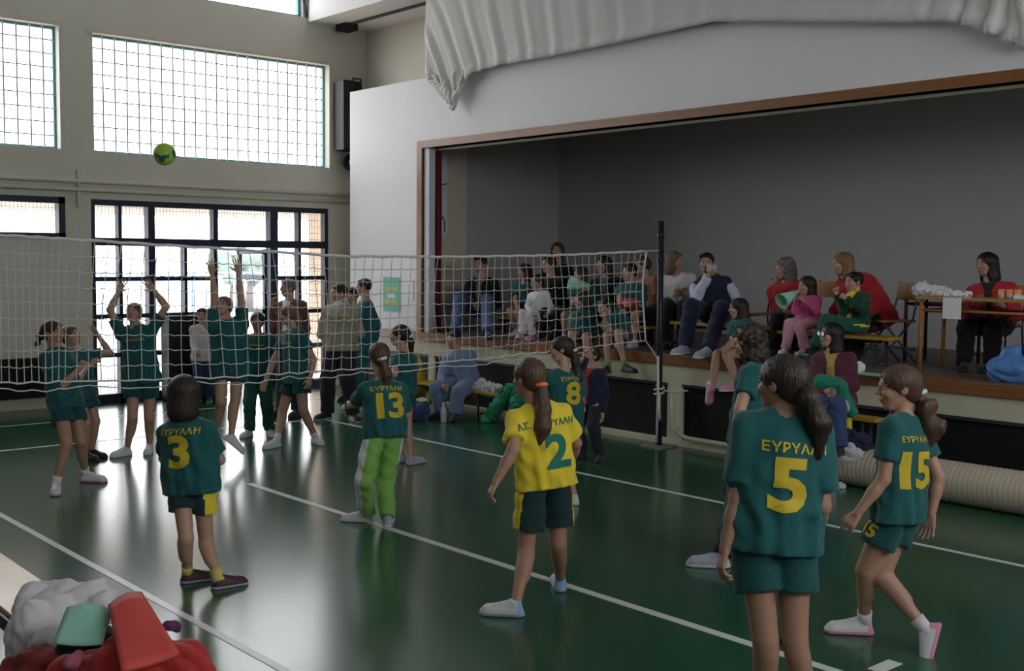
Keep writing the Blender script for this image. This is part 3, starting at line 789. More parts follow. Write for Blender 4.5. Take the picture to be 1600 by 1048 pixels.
    for (S, e, w), sd, hk, pal in zip(arms, (1, -1), hands, (lpalm, rpalm)):
        v, q = HANDS[hk]; y = nrm(w-e)
        pn = -lat*sd if pal is None else nrm(np.asarray(pal, float))
        z = -(pn-y*(pn@y)); z = nrm(z); x = np.cross(y, z)
        v = v.copy()
        if sd == 1: v[:, 0] *= -1
        put(v, q, np.zeros(len(q), int), np.stack([x, y, z], 1)*HL, w-y*.01, flip=(sd == 1))
    body = link('body', mesh_np('body', np.concatenate(VV), np.concatenate(QQ), np.concatenate(MM)), [SKIN[skin], M_lip, M_eye, M_iris, hair_mat(hairc)], root)
    # --- top
    tm = topm or TEAL; fn0 = fold_noise(seed, .0036*H/1.5)
    def fn(P):
        R_ = P-pel; a_ = np.arctan2(R_@latp, R_@fr); h_ = R_@spine; t_ = np.clip((.26*H-h_)/(.26*H), 0, 1)
        near = np.clip((.17*H-np.abs(R_@latp))/(.03*H), 0, 1)
        return fn0(P)-near*t_*.010+near*t_*.0055*H/1.5*(np.sin(a_*8+seed+1.6*np.sin(h_*14+seed))+.6*np.sin(a_*13+2*seed+h_*9))
    def torso(infl, hemd):
        T = F.new(); lw = loose
        F.cap(T, cm+spine*.03*H, nk-spine*.06*H, (.064*b+infl)*H, (.052*b+infl*.8)*H, .03, latp, 1.42)
        F.cap(T, pel-spine*(hemd+.12)*H, cm+spine*.03*H, (.060*b+infl*1.5)*H*lw, (.060*b+infl*1.1)*H*lw, .03, latp, 1.5)
        [F.cap(T, nk-spine*.032*H, q_, (.037*b+infl*.6)*H, (.031*b+infl*.6)*H, .03) for q_ in (shl, shr)]
        F.cap(T, nk-spine*.02*H, nk+spine*.1*H, .0425*H, .0425*H, .008, sub=True)
        return T
    infl = {'tee': .013, 'long': .010, 'jacket': .012, 'knit': .011, 'vest': .012}[top]
    T = torso(infl, hem); F.disp(T, fn, .05); Tfree = T.copy(); F.plane(T, pel-spine*hem*H, -spine)
    def sleeves(frac_fn, r1, r2):
        out = F.new()
        for S, e, w in arms:
            G = F.new(); frac_fn(G, S, e, w, r1, r2); np.minimum(out, G, out=out)
        return out
    if top == 'tee':
        def sl_(G, S, e, w, r1, r2):
            F.cap(G, S, S+(e-S)*(sleeve+.15), .038*H*b, .047*H*b, .01); F.plane(G, S+(e-S)*sleeve, nrm(e-S))
        Sx = sleeves(sl_, 0, 0)
    else:
        def sl_(G, S, e, w, r1, r2):
            ex = .005 if top == 'long' else .007
            F.cap(G, S, e, (.034*b+ex)*H, (.028*b+ex)*H, .02); F.cap(G, e, w+(w-e)*.1, (.027*b+ex)*H, (.020*b+ex)*H, .015); F.plane(G, w+(e-w)*.02, nrm(w-e))
        Sx = sleeves(sl_, 0, 0)
    F.disp(Sx, fn0, .05)
    if top == 'vest': T2 = Sx.copy(); full = T
    else:
        k = .025; h = np.clip(.5+.5*(T-Sx)/k, 0, 1); full = T*(1-h)+Sx*h-k*h*(1-h)
    V, Q = F.mesh(full); C = V[Q].mean(1); mi = np.zeros(len(Q), int); tmats = [tm]
    rel = C-nk
    if top == 'jacket' and inner is not None:
        tmats.append(inner); x = rel@latp; f_ = rel@fr
        op = .022*H+np.maximum(0, .05*H-np.maximum(0, -(rel@spine)))*.5
        ad = np.full(len(C), 9.0)
        for S, e, w in arms:
            for p_, q_ in ((S, e), (e, w)):
                ab = q_-p_; tt = np.clip((C-p_)@ab/(ab@ab), 0, 1); ad = np.minimum(ad, np.linalg.norm(C-p_-tt[:, None]*ab, axis=1))
        mi[(np.abs(x) < op) & (f_ > .02*H) & (ad > .052*H) & (C@spine > pel@spine-.2*H)] = 1
    if side is not None and top == 'jacket_':
        pass
    name = {'tee': 'shirt', 'long': 'sweater', 'jacket': 'jacket', 'knit': 'sweater', 'vest': 'vest'}[top]
    shirt = link(name, mesh_np(name, V, Q, mi), tmats, root); shV, shQ = V, Q
    if top == 'vest':
        v2, q2 = F.mesh(T2); link('sleeves', mesh_np('sleeves', v2, q2), inner or WHITE, root)
    if collar is not None:
        G = F.new(); F.cap(G, nk-spine*.012*H, nk+spine*.02*H, .046*H, .042*H, .01); F.cap(G, nk-spine*.05*H, nk+spine*.1*H, .036*H, .036*H, .004, sub=True)
        v2, q2 = F.mesh(G); link('collar', mesh_np('collar', v2, q2), collar, root)
    # --- bottoms
    if bottom:
        B = F.new(); bm_ = botm or TEAL_SHADED
        F.cap(B, pel+spine*.0*H, pel+spine*.05*H, (.058*b+.006)*H, (.054*b+.004)*H, .02, latp, 1.48)
        G2 = F.new()
        for Hp, kn, an, tv in legs:
            G = F.new()
            if bottom == 'shorts':
                F.cap(G, Hp, Hp+(kn-Hp)*(shortf+.2), (.053*b*leg_r+.005)*H, (.063*b*leg_r+.006)*H, .02); F.plane(G, Hp+(kn-Hp)*shortf, nrm(kn-Hp))
            else:
                F.cap(G, Hp, kn, (.056*b*leg_r+.007)*H, (.040*b*leg_r+.010)*H, .02); F.cap(G, kn, an-nrm(an-kn)*.01*H, (.040*b*leg_r+.010)*H, (.030*b+.015)*H, .02); F.plane(G, an-nrm(an-kn)*.0*H, nrm(an-kn))
            np.minimum(G2, G, out=G2)
        k = .03; h = np.clip(.5+.5*(B-G2)/k, 0, 1); B = B*(1-h)+G2*h-k*h*(1-h)
        if all((kn-Hp)@spine < -.72*TH for Hp, kn, an, tv in legs):
            xg, yg, zg = F.pts((slice(None),)*3); hp_ = pel-spine*(hem+.004)*H
            ab_ = ((xg-hp_[0])*spine[0]+(yg-hp_[1])*spine[1]+(zg-hp_[2])*spine[2]) > 0
            B = np.where(ab_, np.maximum(B, Tfree+.006), B)
        F.disp(B, fold_noise(seed+2, .0035), .05)
        v2, q2 = F.mesh(B); c2 = v2[q2].mean(1); m2 = np.zeros(len(q2), int); bl = [bm_]
        if side is not None:
            bl.append(side[0])
            for sd, (Hp, kn, an, tv) in zip((1, -1), legs):
                ax_ = np.where(((c2-kn)@nrm(kn-Hp) < 0)[:, None], Hp+((c2-Hp)@nrm(kn-Hp))[:, None]*nrm(kn-Hp), kn+((c2-kn)@nrm(an-kn))[:, None]*nrm(an-kn))
                rv = c2-ax_; rl_ = np.linalg.norm(rv, axis=1)+1e-6
                m2[((rv@(lat*sd))/rl_ > side[1]) & ((c2-pel)@(lat*sd) > .07*H)] = 1
        bn = 'shorts' if bottom == 'shorts' else 'trousers'
        bo = link(bn, mesh_np(bn, v2, q2, m2), bl, root)
        if legprint:
            bv = BVHTree.FromPolygons([tuple(x) for x in v2], [tuple(int(i) for i in q) for q in q2])
            Hp, kn, an, tv = legs[0]; up_ = nrm(Hp-kn); dn = -nrm(lat*.8+fwd*.45); dn = nrm(dn-up_*(dn@up_)); rg = np.cross(dn, up_)
            tv_, tq_ = text_mesh(legprint[0], legprint[1]); o_ = Hp+(kn-Hp)*legprint[2]; out = []
            for x, y in tv_:
                p_ = o_+rg*x+up_*y-dn*.4; h_ = bv.ray_cast(Vector(p_), Vector(dn)); out.append(np.array(h_[0])-dn*.004 if h_[0] is not None else p_+dn*.33)
            link('shorts_number', mesh_np('shorts_number', np.array(out), tq_), M_print, bo)
    # --- shoes and socks
    sm = [s if s is not None else d_ for s, d_ in zip(shoes, (SWHITE, SWHITE, SWHITE))]
    SLn = .172*H
    for (Hp, kn, an, tv), nm in zip(legs, ('l', 'r')):
        v, q, m_ = SHOE; gr_ = abs(tv[2]) < .05; up0 = ZUP if gr_ else nrm(kn-an); u0 = nrm(up0-tv*(up0@tv)); x = np.cross(tv, u0)
        o = an-u0*.048*H-tv*.17*SLn
        link('shoe', mesh_np('shoe', v@(np.stack([x, tv, u0], 1)*SLn).T+o, q, m_), sm, root)
        if sock is not None:
            mb = MB(); uu = nrm(kn-an); mb.tube([an-uu*.02*H, an+uu*.015*H, an+uu*.045*H], [.028*H, .0255*H, .0275*H], 14); mb.build('sock', sock, root, smooth=True)
    # --- hair
    if hair:
        hv, hq = get_hair(hair); link('hair', mesh_np('hair', hv@RH_.T+hc, hq), hair_mat(hairc), root)
    if tail is not None:
        base_p = hc-hf2*hh*.47+hu2*hh*tail.get('up', .05)
        pts = [base_p]+[atd(x, y, depth_of(base_p)+dd) for x, y, dd in tail['pts']]
        FF = Field(np.min(pts, 0)-.09, np.max(pts, 0)+.09, .010); G = FF.new(); rr = tail['r']
        for i in range(len(pts)-1): FF.cap(G, pts[i], pts[i+1], rr[i], rr[i+1], .02)
        if tail.get('curl'): FF.disp(G, fold_noise(seed, .008, 1.6), .06)
        else:
            ax1 = nrm(np.cross(pts[-1]-pts[0], FW)); FF.disp(G, lambda P: .003*np.sin((P@ax1)*260+3*np.sin(P[:, 2]*20)), .03)
        v2, q2 = FF.mesh(G); pt_ = link('ponytail', mesh_np('ponytail', v2, q2), hair_mat(hairc), root)
        if tie is not None:
            dv = nrm(pts[1]-pts[0]); mb = MB(); c0 = pts[0]+dv*.012; n_ = nrm(np.cross(dv, ZUP)); b_ = np.cross(dv, n_)
            ring = [c0+(n_*cos(a)+b_*sin(a))*(rr[0]*.95) for a in np.linspace(0, 2*pi, 15)]
            mb.tube(ring, .0125, 8, caps=False).build('hair_tie', tie, pt_, smooth=True)
    if glasses:
        mb = MB()
        for s in (-1, 1):
            c = hc+RH_@np.array([s*.16, .46, .04]); mb.lathe(c, [(0, .006), (.022*hh/.21, .005), (.030*hh/.21, 0)], 12, hf2)
        mb.tube([hc+RH_@np.array([-.38, 0, .06]), hc+RH_@np.array([-.3, .38, .06]), hc+RH_@np.array([0, .47, .06]), hc+RH_@np.array([.3, .38, .06]), hc+RH_@np.array([.38, 0, .06])], .005, 5)
        mb.build('sunglasses', mat('glossy_dark_lens', (.02, .02, .025), .08, spec=.8), root)
    # --- printed number / lettering
    if back:
        bvh = BVHTree.FromPolygons([tuple(x) for x in shV], [tuple(int(i) for i in q) for q in shQ])
        for txt, size, up_, off, m_, nm, face, rot in back:
            tv, tq = text_mesh(txt, size)
            dirn = fr*face; right = -latp*face*-1 if face < 0 else -latp
            # seen from the back the reader's right is the person's right; from the front their left
            right = -latp if face > 0 else latp
            ca, sa = cos(radians(rot)), sin(radians(rot))
            org = pel+(nk-pel)*up_+right*off; out = []
            for x, y in tv:
                p = org+right*(x*ca-y*sa)+spine*(x*sa+y*ca)-dirn*.5
                hit = bvh.ray_cast(Vector(p), Vector(dirn))
                out.append(np.array(hit[0])-dirn*.0045 if hit[0] is not None else p+dirn*.42)
            link(nm, mesh_np(nm, np.array(out), tq, smooth=True), m_, shirt)
    reparent(root)
    info = dict(root=root, arms=arms, legs=legs, hc=hc, nk=nk, pel=pel, d=d, RH=RH_, fwd=fwd, lat=lat, hf=hf2)
    PEOPLE.append(info)
    return info

TXT = {}
def text_mesh(s, size):
    """flat lettering from the built-in font, subdivided so that it can follow cloth"""
    if (s, size) in TXT: return TXT[(s, size)]
    cu = bpy.data.curves.new('lettering', 'FONT'); cu.body = s; cu.size = size; cu.align_x = 'CENTER'; cu.align_y = 'CENTER'; cu.resolution_u = 3; cu.offset = size*(.035 if s.isdigit() else .026); cu.space_character = .86 if s.isdigit() else 1.08
    ob = bpy.data.objects.new('lettering', cu); COL.objects.link(ob)
    dg = bpy.context.evaluated_depsgraph_get(); me = bpy.data.meshes.new_from_object(ob.evaluated_get(dg))
    bm = bmesh.new(); bm.from_mesh(me); bmesh.ops.triangulate(bm, faces=bm.faces)
    for it in range(3):
        es = [e for e in bm.edges if e.calc_length() > max(.022, size*.11)]
        if not es: break
        bmesh.ops.subdivide_edges(bm, edges=es, cuts=1); bmesh.ops.triangulate(bm, faces=bm.faces)
    v = np.array([(p.co.x*(1.22 if s.isdigit() else 1.05), p.co.y) for p in bm.verts]); bm.verts.index_update(); q = np.array([[p.index for p in f.verts] for f in bm.faces])
    bm.free(); bpy.data.objects.remove(ob); bpy.data.meshes.remove(me); bpy.data.curves.remove(cu)
    TXT[(s, size)] = (v, q)
    return v, q
# ------------------------------------------------------------------ players on the near side of the net
EV = 'ΕΥΡΥΑΛΗ'
def num(n, size=.27, off=0, up=.50): return (n, size, up, off, M_print, 'shirt_number', 1, 0)
def name_print(size=.066, off=0, up=.80): return (EV, size, up, off, M_print, 'shirt_lettering', 1, 0)
TIEW = mat('white_tie', (.7, .7, .72), .6); TIEO = mat('orange_tie', (.85, .22, .06), .6); TIEB = mat('pale_blue_tie', (.5, .65, .75), .6)
NEAR = 'players on the near side of the net'; FAR = 'players beyond the net'
person('girl seen from behind in green shirt number 3 with dark bobbed hair', (289, 614), (290, 655), (297, 742), 168, 1.34, hyaw=178, vox=.0105,
       la=[(256, 716, -1), (272, 722, -1)], ra=[(344, 718, -1), (322, 726, -1)], ll=dict(f=(293, 910), toe=120, k=(291, 842)), rl=dict(f=(341, 919), toe=125, k=(322, 845)),
       botm=DGREEN, side=(YEL, .55), shortf=.55, hair='bob', hairc='dark', shoes=(SRED, SGREY, SRED), sock=cloth('yellow_sock', (.6, .5, .15)), hem=.085, loose=1.12,
       back=[num('3', .27, 0, .42), name_print(.052, 0, .80)], group=NEAR, sleeve=.75, hh=.215)
person('girl in green shirt number 13 with lime green trousers', (592, 557), (597, 594), (602, 668), 206, 1.42, hyaw=200, vox=.011,
       la=[(556, 630, -1), (546, 632, -1)], ra=[(634, 648, -1), (622, 640, -1)], ll=dict(f=(573, 815), toe=262, k=(569, 750)), rl=dict(f=(605, 822), toe=180, k=(601, 750)), lean=.06,
       bottom='trousers', botm=LIME, side=(WHITE, .62), hair='cap', hairc='brown', tail=dict(pts=[(604, 585, .0), (604, 606, .0)], r=[.03, .04, .02], up=.0), tie=TIEW,
       shoes=(SWHITE, SWHITE, SGREY), hem=.06, back=[num('13', .26, 0, .40), name_print(.05, 0, .78)], group=NEAR, sleeve=.78, hands=('fist', 'relax'))
person('girl in green with dark ponytail half hidden behind number 13', (624, 524), (631, 549), (630, 608), 245, 1.42, hyaw=268, hpitch=8, vox=.012,
       la=[(616, 585, 1), (608, 600, -1)], ra=[(647, 588, 0), (634, 600, -1)], ll=dict(f=(627, 722), toe=240), rl=dict(f=(641, 726), toe=140),
       hair='cap', hairc='black', tail=dict(pts=[(642, 535, 0), (643, 556, .02)], r=[.026, .034, .016]), tie=TIEW, shoes=(SGREY, SPINK, SGREY), group=NEAR, hem=.04)
person('girl in yellow shirt number 2 with long brown ponytail', (826, 591), (840, 630), (852, 740), 200, 1.48, hyaw=222, vox=.010,
       la=[(802, 702, 1), (774, 755, 0)], ra=[(900, 692, -1), (893, 722, -1)], ll=dict(f=(806, 962), toe=262, k=(822, 858)), rl=dict(f=(875, 922), toe=185, k=(872, 850)),
       topm=YEL, botm=DGREEN, side=(YEL, .78), shortf=.74, hair='cap', hairc='brown', tail=dict(pts=[(849, 640, -.02), (848, 668, -.04), (843, 696, -.03)], r=[.032, .048, .05, .02], up=-.10), tie=TIEO,
       shoes=(SWHITE, SGREY, cloth('shoe_blue', (.25, .42, .7))), hem=.055, loose=1.04, back=[('2', .27, .30, .05, M_gprint, 'shirt_number', 1, 0), ('Α.Σ. ΕΥΡΥΑΛΗ', .052, .72, .0, M_gprint, 'shirt_lettering', 1, 0)], group=NEAR, sleeve=.72, skin='c', hands=('relax', 'relax'), hh=.225)
person('girl in green shirt number 8 with dark ponytail, beyond the yellow shirt', (877, 546), (881, 576), (882, 655), 212, 1.46, hyaw=265, vox=.011,
       la=[(855, 630, -1), (846, 640, -1)], ra=[(908, 640, -1), (898, 660, -1)], ll=dict(f=(882, 792), toe=230), rl=dict(f=(897, 788), toe=200),
       hair='cap', hairc='dark', tail=dict(pts=[(899, 565, 0), (903, 592, .0), (903, 618, .0)], r=[.026, .038, .036, .015], up=.02), tie=TIEW, back=[num('8', .25, .02, .50), name_print(.045, .02, .80)], group=NEAR, hem=.08, skin='a')
person('woman in green shirt and navy trousers striding behind number 5', (1168, 536), (1181, 565), (1170, 684), 248, 1.66, hyaw=268, d=7.75, vox=.0115,
       la=[(1156, 640, 1), (1147, 705, 0)], ra=[(1200, 650, -1), (1192, 705, -1)], ll=dict(f=(1128, 886), toe=262, k=(1150, 800)), rl=dict(f=(1180, 868), toe=255),
       bottom='trousers', botm=NAVY, hair='curly', hairc='dark', shoes=(SGREY, SWHITE, SWHITE), hem=.03, group=NEAR, back=[num('6', .28, 0, .5)], hh=.215)
person('tall girl in green shirt number 5 with long dark ponytail', (1222, 600), (1226, 640), (1207, 838), 186, 1.62, hyaw=222, d=4.82, vox=.0105,
       la=[(1153, 778, 0), (1137, 842, 0)], ra=[(1284, 790, -1), (1268, 848, -1)], ll=dict(f=(1190, 1150), toe=200, k=(1196, 1000)), rl=dict(f=(1266, 1158), toe=165, k=(1242, 1000)),
       botm=TEAL_SHADED, shortf=.52, hair='cap', hairc='dark', tail=dict(pts=[(1262, 622, -.02), (1280, 662, -.03), (1278, 712, -.02)], r=[.04, .05, .05, .02], up=-.08), hem=.035, loose=1.14,
       back=[num('5', .30, .0, .42), name_print(.056, .02, .72)], group=NEAR, skin='b', sleeve=.8, hh=.235)
person('girl in green shirt number 15 stepping forward with heel lifted', (1403, 607), (1413, 645), (1405, 792), 226, 1.50, hyaw=266, vox=.010, d=6.05,
       la=[(1381, 748, 1), (1338, 804, 0)], ra=[(1466, 745, 0), (1456, 798, 0)], ll=dict(f=(1350, 990), toe=262, k=(1352, 890)), rl=dict(k=(1376, 900, -1), a=(1446, 982, 0), toepx=(1432, 1034)),
       botm=TEAL_SHADED, shortf=.55, hair='cap', hairc='brown', tail=dict(pts=[(1446, 640, 0), (1458, 668, 0), (1452, 692, 0)], r=[.03, .055, .055, .03], up=-.05, curl=1), tie=TIEB,
       shoes=(SWHITE, SPINK, SPINK), sock=cloth('white_sock', (.65, .6, .65)), hem=.05, back=[num('15', .26, -.06, .40), name_print(.042, -.06, .74)], legprint=('15', .10, .36), group=NEAR, skin='c', hh=.235, hands=('relax', 'open'))

# ------------------------------------------------------------------ players and others beyond the net
def chest(s='ΕΥΡΥΑΛΗ', size=.036, up=.70): return (s, size, up, 0, M_print, 'shirt_lettering', -1, 0)
person('girl at far left in green facing right with dark ponytail', (83, 519), (90, 542), (103, 628), 72, 1.50, hyaw=78, hpitch=6, vox=.0115,
       ra=[(98, 604, 1), (121, 578, 0)], la=[(118, 600, -1), (132, 580, -1)], rl=dict(f=(88, 768), toe=20, k=(104, 692)), ll=dict(f=(133, 752), toe=80, k=(127, 690)),
       hair='cap', hairc='dark', tail=dict(pts=[(64, 523, 0), (60, 534, 0)], r=[.03, .05, .03], curl=1), shortf=.5, shoes=(SWHITE, SPINK, SGREY), sock=cloth('white_sock', (.65, .6, .65)), hem=.04, group=FAR, skin='c', hands=('relax', 'fist'))
person('girl in green with raised forearm behind the far left girl', (111, 525), (119, 546), (127, 610), 66, 1.36, hyaw=70, hpitch=10, d=11.3, vox=.012,
       la=[(163, 552, 0), (152, 522, 0)], ra=[(118, 590, 1), (130, 580, 0)], ll=dict(f=(143, 714), toe=70), rl=dict(f=(133, 718), toe=60), hair='cap', hairc='brown', shoes=(SBLACK, SBLACK, SBLACK), group=FAR, hands=('open', 'relax'))
person('girl in green with both open hands raised before the doors', (209, 489), (212, 508), (221, 586), 4, 1.52, hyaw=0, hpitch=18, vox=.0115, d=11.6,
       la=[(260, 478, 0), (240, 453, 0)], ra=[(172, 484, 0), (184, 458, 0)], rl=dict(f=(199, 711), toe=-30, k=(207, 652)), ll=dict(f=(234, 706), toe=10, k=(233, 652)),
       hair='cap', hairc='brown', hands=('open', 'open'), lpalm=-FW, rpalm=-FW, group=FAR, shoes=(SWHITE, SWHITE, SGREY), back=[chest()], hem=.06, hh=.2)
person('girl in green jumping with both arms stretched up at the net', (349, 479), (355, 497), (359, 570), 15, 1.50, hyaw=-10, hpitch=28, vox=.0115, d=11.3, base=0,
       ra=[(338, 440, 0), (329, 408, 0)], la=[(375, 443, 0), (371, 411, 0)], rl=dict(k=(345, 627, 1), a=(338, 668, -1), floor=False, toe=-20, tp=-.8), ll=dict(k=(367, 628, 0), a=(362, 674, 0), floor=False, toepx=(380, 696)),
       hair='cap', hairc='light', hands=('open', 'open'), lpalm=-FW, rpalm=-FW, group=FAR, hem=.07, shortf=.45)
person('small girl in green tracksuit standing before the open door', (402, 503), (403, 521), (404, 582), 5, 1.40, vox=.0125, rl=dict(f=(390, 681), toe=-15), ll=dict(f=(421, 680), toe=20), bottom='trousers', botm=GREENT, hair='cap', hairc='dark', top='tee', sleeve=.8,
       la=[(423, 560, 0), (420, 590, 1)], ra=[(384, 562, 0), (388, 592, 1)], group=FAR, back=[chest(size=.032)], hem=.05, skin='b')
person('fair haired girl in green with bent knees facing left', (450, 492), (459, 513), (463, 588), 312, 1.52, hyaw=280, vox=.0115,
       la=[(490, 562, 0), (484, 592, 1)], ra=[(424, 570, 0), (412, 603, 1)], rl=dict(f=(433, 698), toe=-30, k=(441, 645)), ll=dict(f=(492, 692), toe=30, k=(474, 640)),
       hair='cap', hairc='light', tail=dict(pts=[(466, 500, 0), (470, 516, 0)], r=[.03, .045, .02]), group=FAR, sock=cloth('white_sock', (.65, .6, .65)), shortf=.5, back=[chest()], hem=.05)
BY = 'bystanders near the doors'
person('boy in white sweater and jeans with hand at mouth beside the black mat', (316, 493), (317, 506), (318, 553), 10, 1.34, vox=.013, d=15.6, la=[(335, 528, 0), (322, 510, 1)], ra=[(302, 528, 0), (306, 550, 1)], ll=dict(f=(328, 626), toe=10), rl=dict(f=(311, 626), toe=-10),
       top='long', topm=cloth('offwhite_knit', (.55, .5, .5)), bottom='trousers', botm=JEANS, hair='short', hairc='black', male=True, shoes=(SRED, SWHITE, SRED), group=BY)
person('grey haired man in brown jacket standing in the doorway', (450, 450), (453, 468), (456, 537), 335, 1.78, hyaw=300, vox=.014, d=14.7, ll=dict(f=(465, 650), toe=-10), rl=dict(f=(440, 650), toe=-40), ra=[(430, 505, 0), (426, 480, 1)],
       top='jacket', topm=BROWN, inner=WHITE, bottom='trousers', botm=DTROU, hair='short', hairc='grey', male=True, shoes=(SBLACK, SBLACK, SBLACK), group=BY, skin='c')
person('man in beige sweater with folded arms and dark jeans', (529, 458), (532, 476), (533, 542), 345, 1.77, hyaw=300, vox=.0125, build=1.12,
       ra=[(505, 515, 0), (541, 512, 1)], la=[(560, 515, 0), (524, 518, 1)], rl=dict(f=(512, 654), toe=-30), ll=dict(f=(552, 657), toe=25),
       top='knit', topm=BEIGE, collar=WHITE, bottom='trousers', botm=DTROU, hair='short', hairc='black', male=True, shoes=(SBLACK, SGREY, SBLACK), hem=.03, group=BY)
person('dark haired man in teal tracksuit standing sideways by the white wall', (568, 449), (571, 467), (570, 535), 285, 1.80, hyaw=275, vox=.0135, ll=dict(f=(578, 642), toe=275), rl=dict(f=(563, 640), toe=265), la=[(588, 505, 0), (585, 530, 0)],
       top='jacket', topm=TEAL2, bottom='trousers', botm=TEAL2, hair='short', hairc='black', male=True, shoes=(SGREY, SWHITE, SWHITE), group=BY)
person('half hidden dark haired youth between the sweater man and the tracksuit man', (550, 462), (552, 478), (552, 532), 330, 1.68, hyaw=310, vox=.015, d=16.2, top='tee', topm=TEAL2, bottom='trousers', botm=DTROU, hair='short', hairc='black', male=True, shoes=(SBLACK, SBLACK, SBLACK), group=BY)

# ------------------------------------------------------------------ along the stage foot
person('man in pale blue denim sitting on the low bench with green paper', (709, 531), (714, 549), (724, 600), 335, 1.74, hyaw=320, plane=(0, 9.22), vox=.0125, build=1.1,
       ra=[(690, 590, 1), (692, 604, 1)], la=[(742, 590, 0), (708, 604, 1)], rl=dict(k=(682, 606, 1), a=(688, 652, 'f'), toe=-30), ll=dict(k=(716, 612, 1), a=(712, 656, 'f'), toe=-5),
       top='jacket', topm=DENIM, bottom='trousers', botm=DENIM, hair='short', hairc='dark', male=True, shoes=(SBLACK, SBLACK, SBLACK), hem=.0, hands=('hold', 'hold'))
person('small child in dark jacket and red shirt looking up with hands at head', (923, 556), (925, 574), (922, 622), 325, 1.24, hyaw=300, hpitch=35, d=11.7, vox=.0115,
       ra=[(904, 585, 1), (918, 558, 1)], la=None, rl=dict(f=(910, 716), toe=-60), ll=dict(f=(937, 719), toe=-10),
       top='jacket', topm=NAVY, inner=RED, bottom='trousers', botm=DTROU, hair='short', hairc='dark', shoes=(SBLACK, SBLACK, SBLACK), hands=('open', 'open'), hem=.05)
person('woman with sunglasses in maroon jacket sitting at the stage foot', (1298, 524), (1302, 548), (1305, 628), 330, 1.62, hyaw=285, hpitch=8, plane=(0, 9.2), vox=.012,
       ra=[(1273, 600, 1), (1290, 612, 1)], la=[(1332, 600, 0), (1300, 606, 1)], rl=dict(k=(1278, 628, 1), a=(1284, 694, 0)), ll=dict(k=(1308, 632, 1), a=(1312, 698, 0)),
       top='jacket', topm=MAROON, inner=cloth('olive_top', (.36, .30, .06)), bottom='trousers', botm=JEANS, hair='long', hairc='black', shoes=(SBLACK, SBLACK, SBLACK), glasses=True, shoulder_w=.9, hands=('hold', 'hold'))

# ------------------------------------------------------------------ spectators on the stage
SP = 'spectators on the stage'
def seat(label, head, neck, pelvis, yaw, H, X, **k):
    k.setdefault('vox', .0148); k.setdefault('group', SP); k.setdefault('base', 1.0); k.setdefault('hem', .0)
    return person(label, head, neck, pelvis, yaw, H, plane=(0, X), **k)
BS = (SBLACK, SBLACK, SBLACK)
seat('man in black jacket and jeans at the left end of the stage bench', (751, 413), (754, 433), (753, 484), 340, 1.78, 10.3, hyaw=320, ra=[(728, 468, 1), (740, 478, 1)], la=[(776, 465, 0), (752, 478, 1)], rl=dict(k=(718, 464, 1), a=(713, 526, 'f'), toe=-20), ll=dict(k=(761, 468, 1), a=(762, 530, 'f'), toe=5),
     top='jacket', topm=BLACK, inner=GREY, bottom='trousers', botm=JEANS, hair='short', hairc='black', male=True, shoes=BS)
seat('girl in green shirt with bare knees next to the man in black', (819, 424), (820, 441), (822, 486), 330, 1.42, 10.45, hyaw=300, ra=[(806, 470, 1), (810, 482, 1)], rl=dict(k=(797, 486, 1), a=(806, 522, 0)), ll=dict(k=(808, 488, 1), a=(815, 524, 0)), hair='long', hairc='dark', botm=DGREEN, shortf=.4, back=[chest(size=.032)])
seat('small child dressed in white with pink shoes', (839, 441), (841, 454), (846, 492), 330, 1.14, 10.1, hyaw=310, ra=[(824, 478, 1), (832, 490, 1)], la=[(860, 476, 0), (856, 490, 1)], rl=dict(k=(817, 490, 1), a=(816, 520, 0)), ll=dict(k=(826, 494, 1), a=(832, 526, 0)), top='long', topm=WHITE, bottom='trousers', botm=WHITE, hair='cap', hairc='dark', shoes=(SPINK, SWHITE, SPINK))
seat('brown haired woman in black behind the others', (871, 392), (871, 411), (868, 470), 350, 1.66, 11.0, rl=dict(k=(850, 480, 1)), ll=dict(k=(885, 480, 1)), top='jacket', topm=BLACK, bottom='trousers', botm=BLACK, hair='long', hairc='brown', shoes=BS, vox=.015)
seat('woman in black trousers seated behind the child in white', (857, 413), (861, 431), (866, 488), 335, 1.64, 10.4, hyaw=310, rl=dict(k=(850, 490, 1), a=(848, 527, 'f')), ll=dict(k=(870, 490, 1), a=(868, 530, 'f')), top='jacket', topm=BLACK, bottom='trousers', botm=BLACK, hair='cap', hairc='dark', shoes=BS)
S5 = seat('girl in green holding a mint paper cone to her mouth', (907, 430), (909, 446), (908, 492), 335, 1.38, 10.35, hyaw=300, ra=[(895, 474, 1), (908, 456, 1)], rl=dict(k=(882, 492, 1), a=(882, 520, 0)), ll=dict(k=(898, 494, 1), a=(896, 525, 0)), hair='bob', hairc='dark', shortf=.4, hands=('relax', 'hold'))
seat('woman with long black hair in a black jacket', (943, 414), (948, 432), (950, 488), 335, 1.66, 10.75, hyaw=310, rl=dict(k=(930, 490, 1)), ll=dict(k=(955, 492, 1)), top='jacket', topm=BLACK, inner=GREY, bottom='trousers', botm=BLACK, hair='long', hairc='black', shoes=BS)
seat('girl in green sitting low on the stage edge below the cone', (909, 471), (908, 487), (912, 525), 325, 1.38, 9.8, hyaw=300, rl=dict(k=(893, 522, 'X', 9.48), a=(897, 566, 'X', 9.45), floor=False), ll=dict(k=(915, 526, 'X', 9.47), a=(918, 566, 'X', 9.44), floor=False), hair='bob', hairc='dark', shortf=.4, back=[chest(size=.032)])
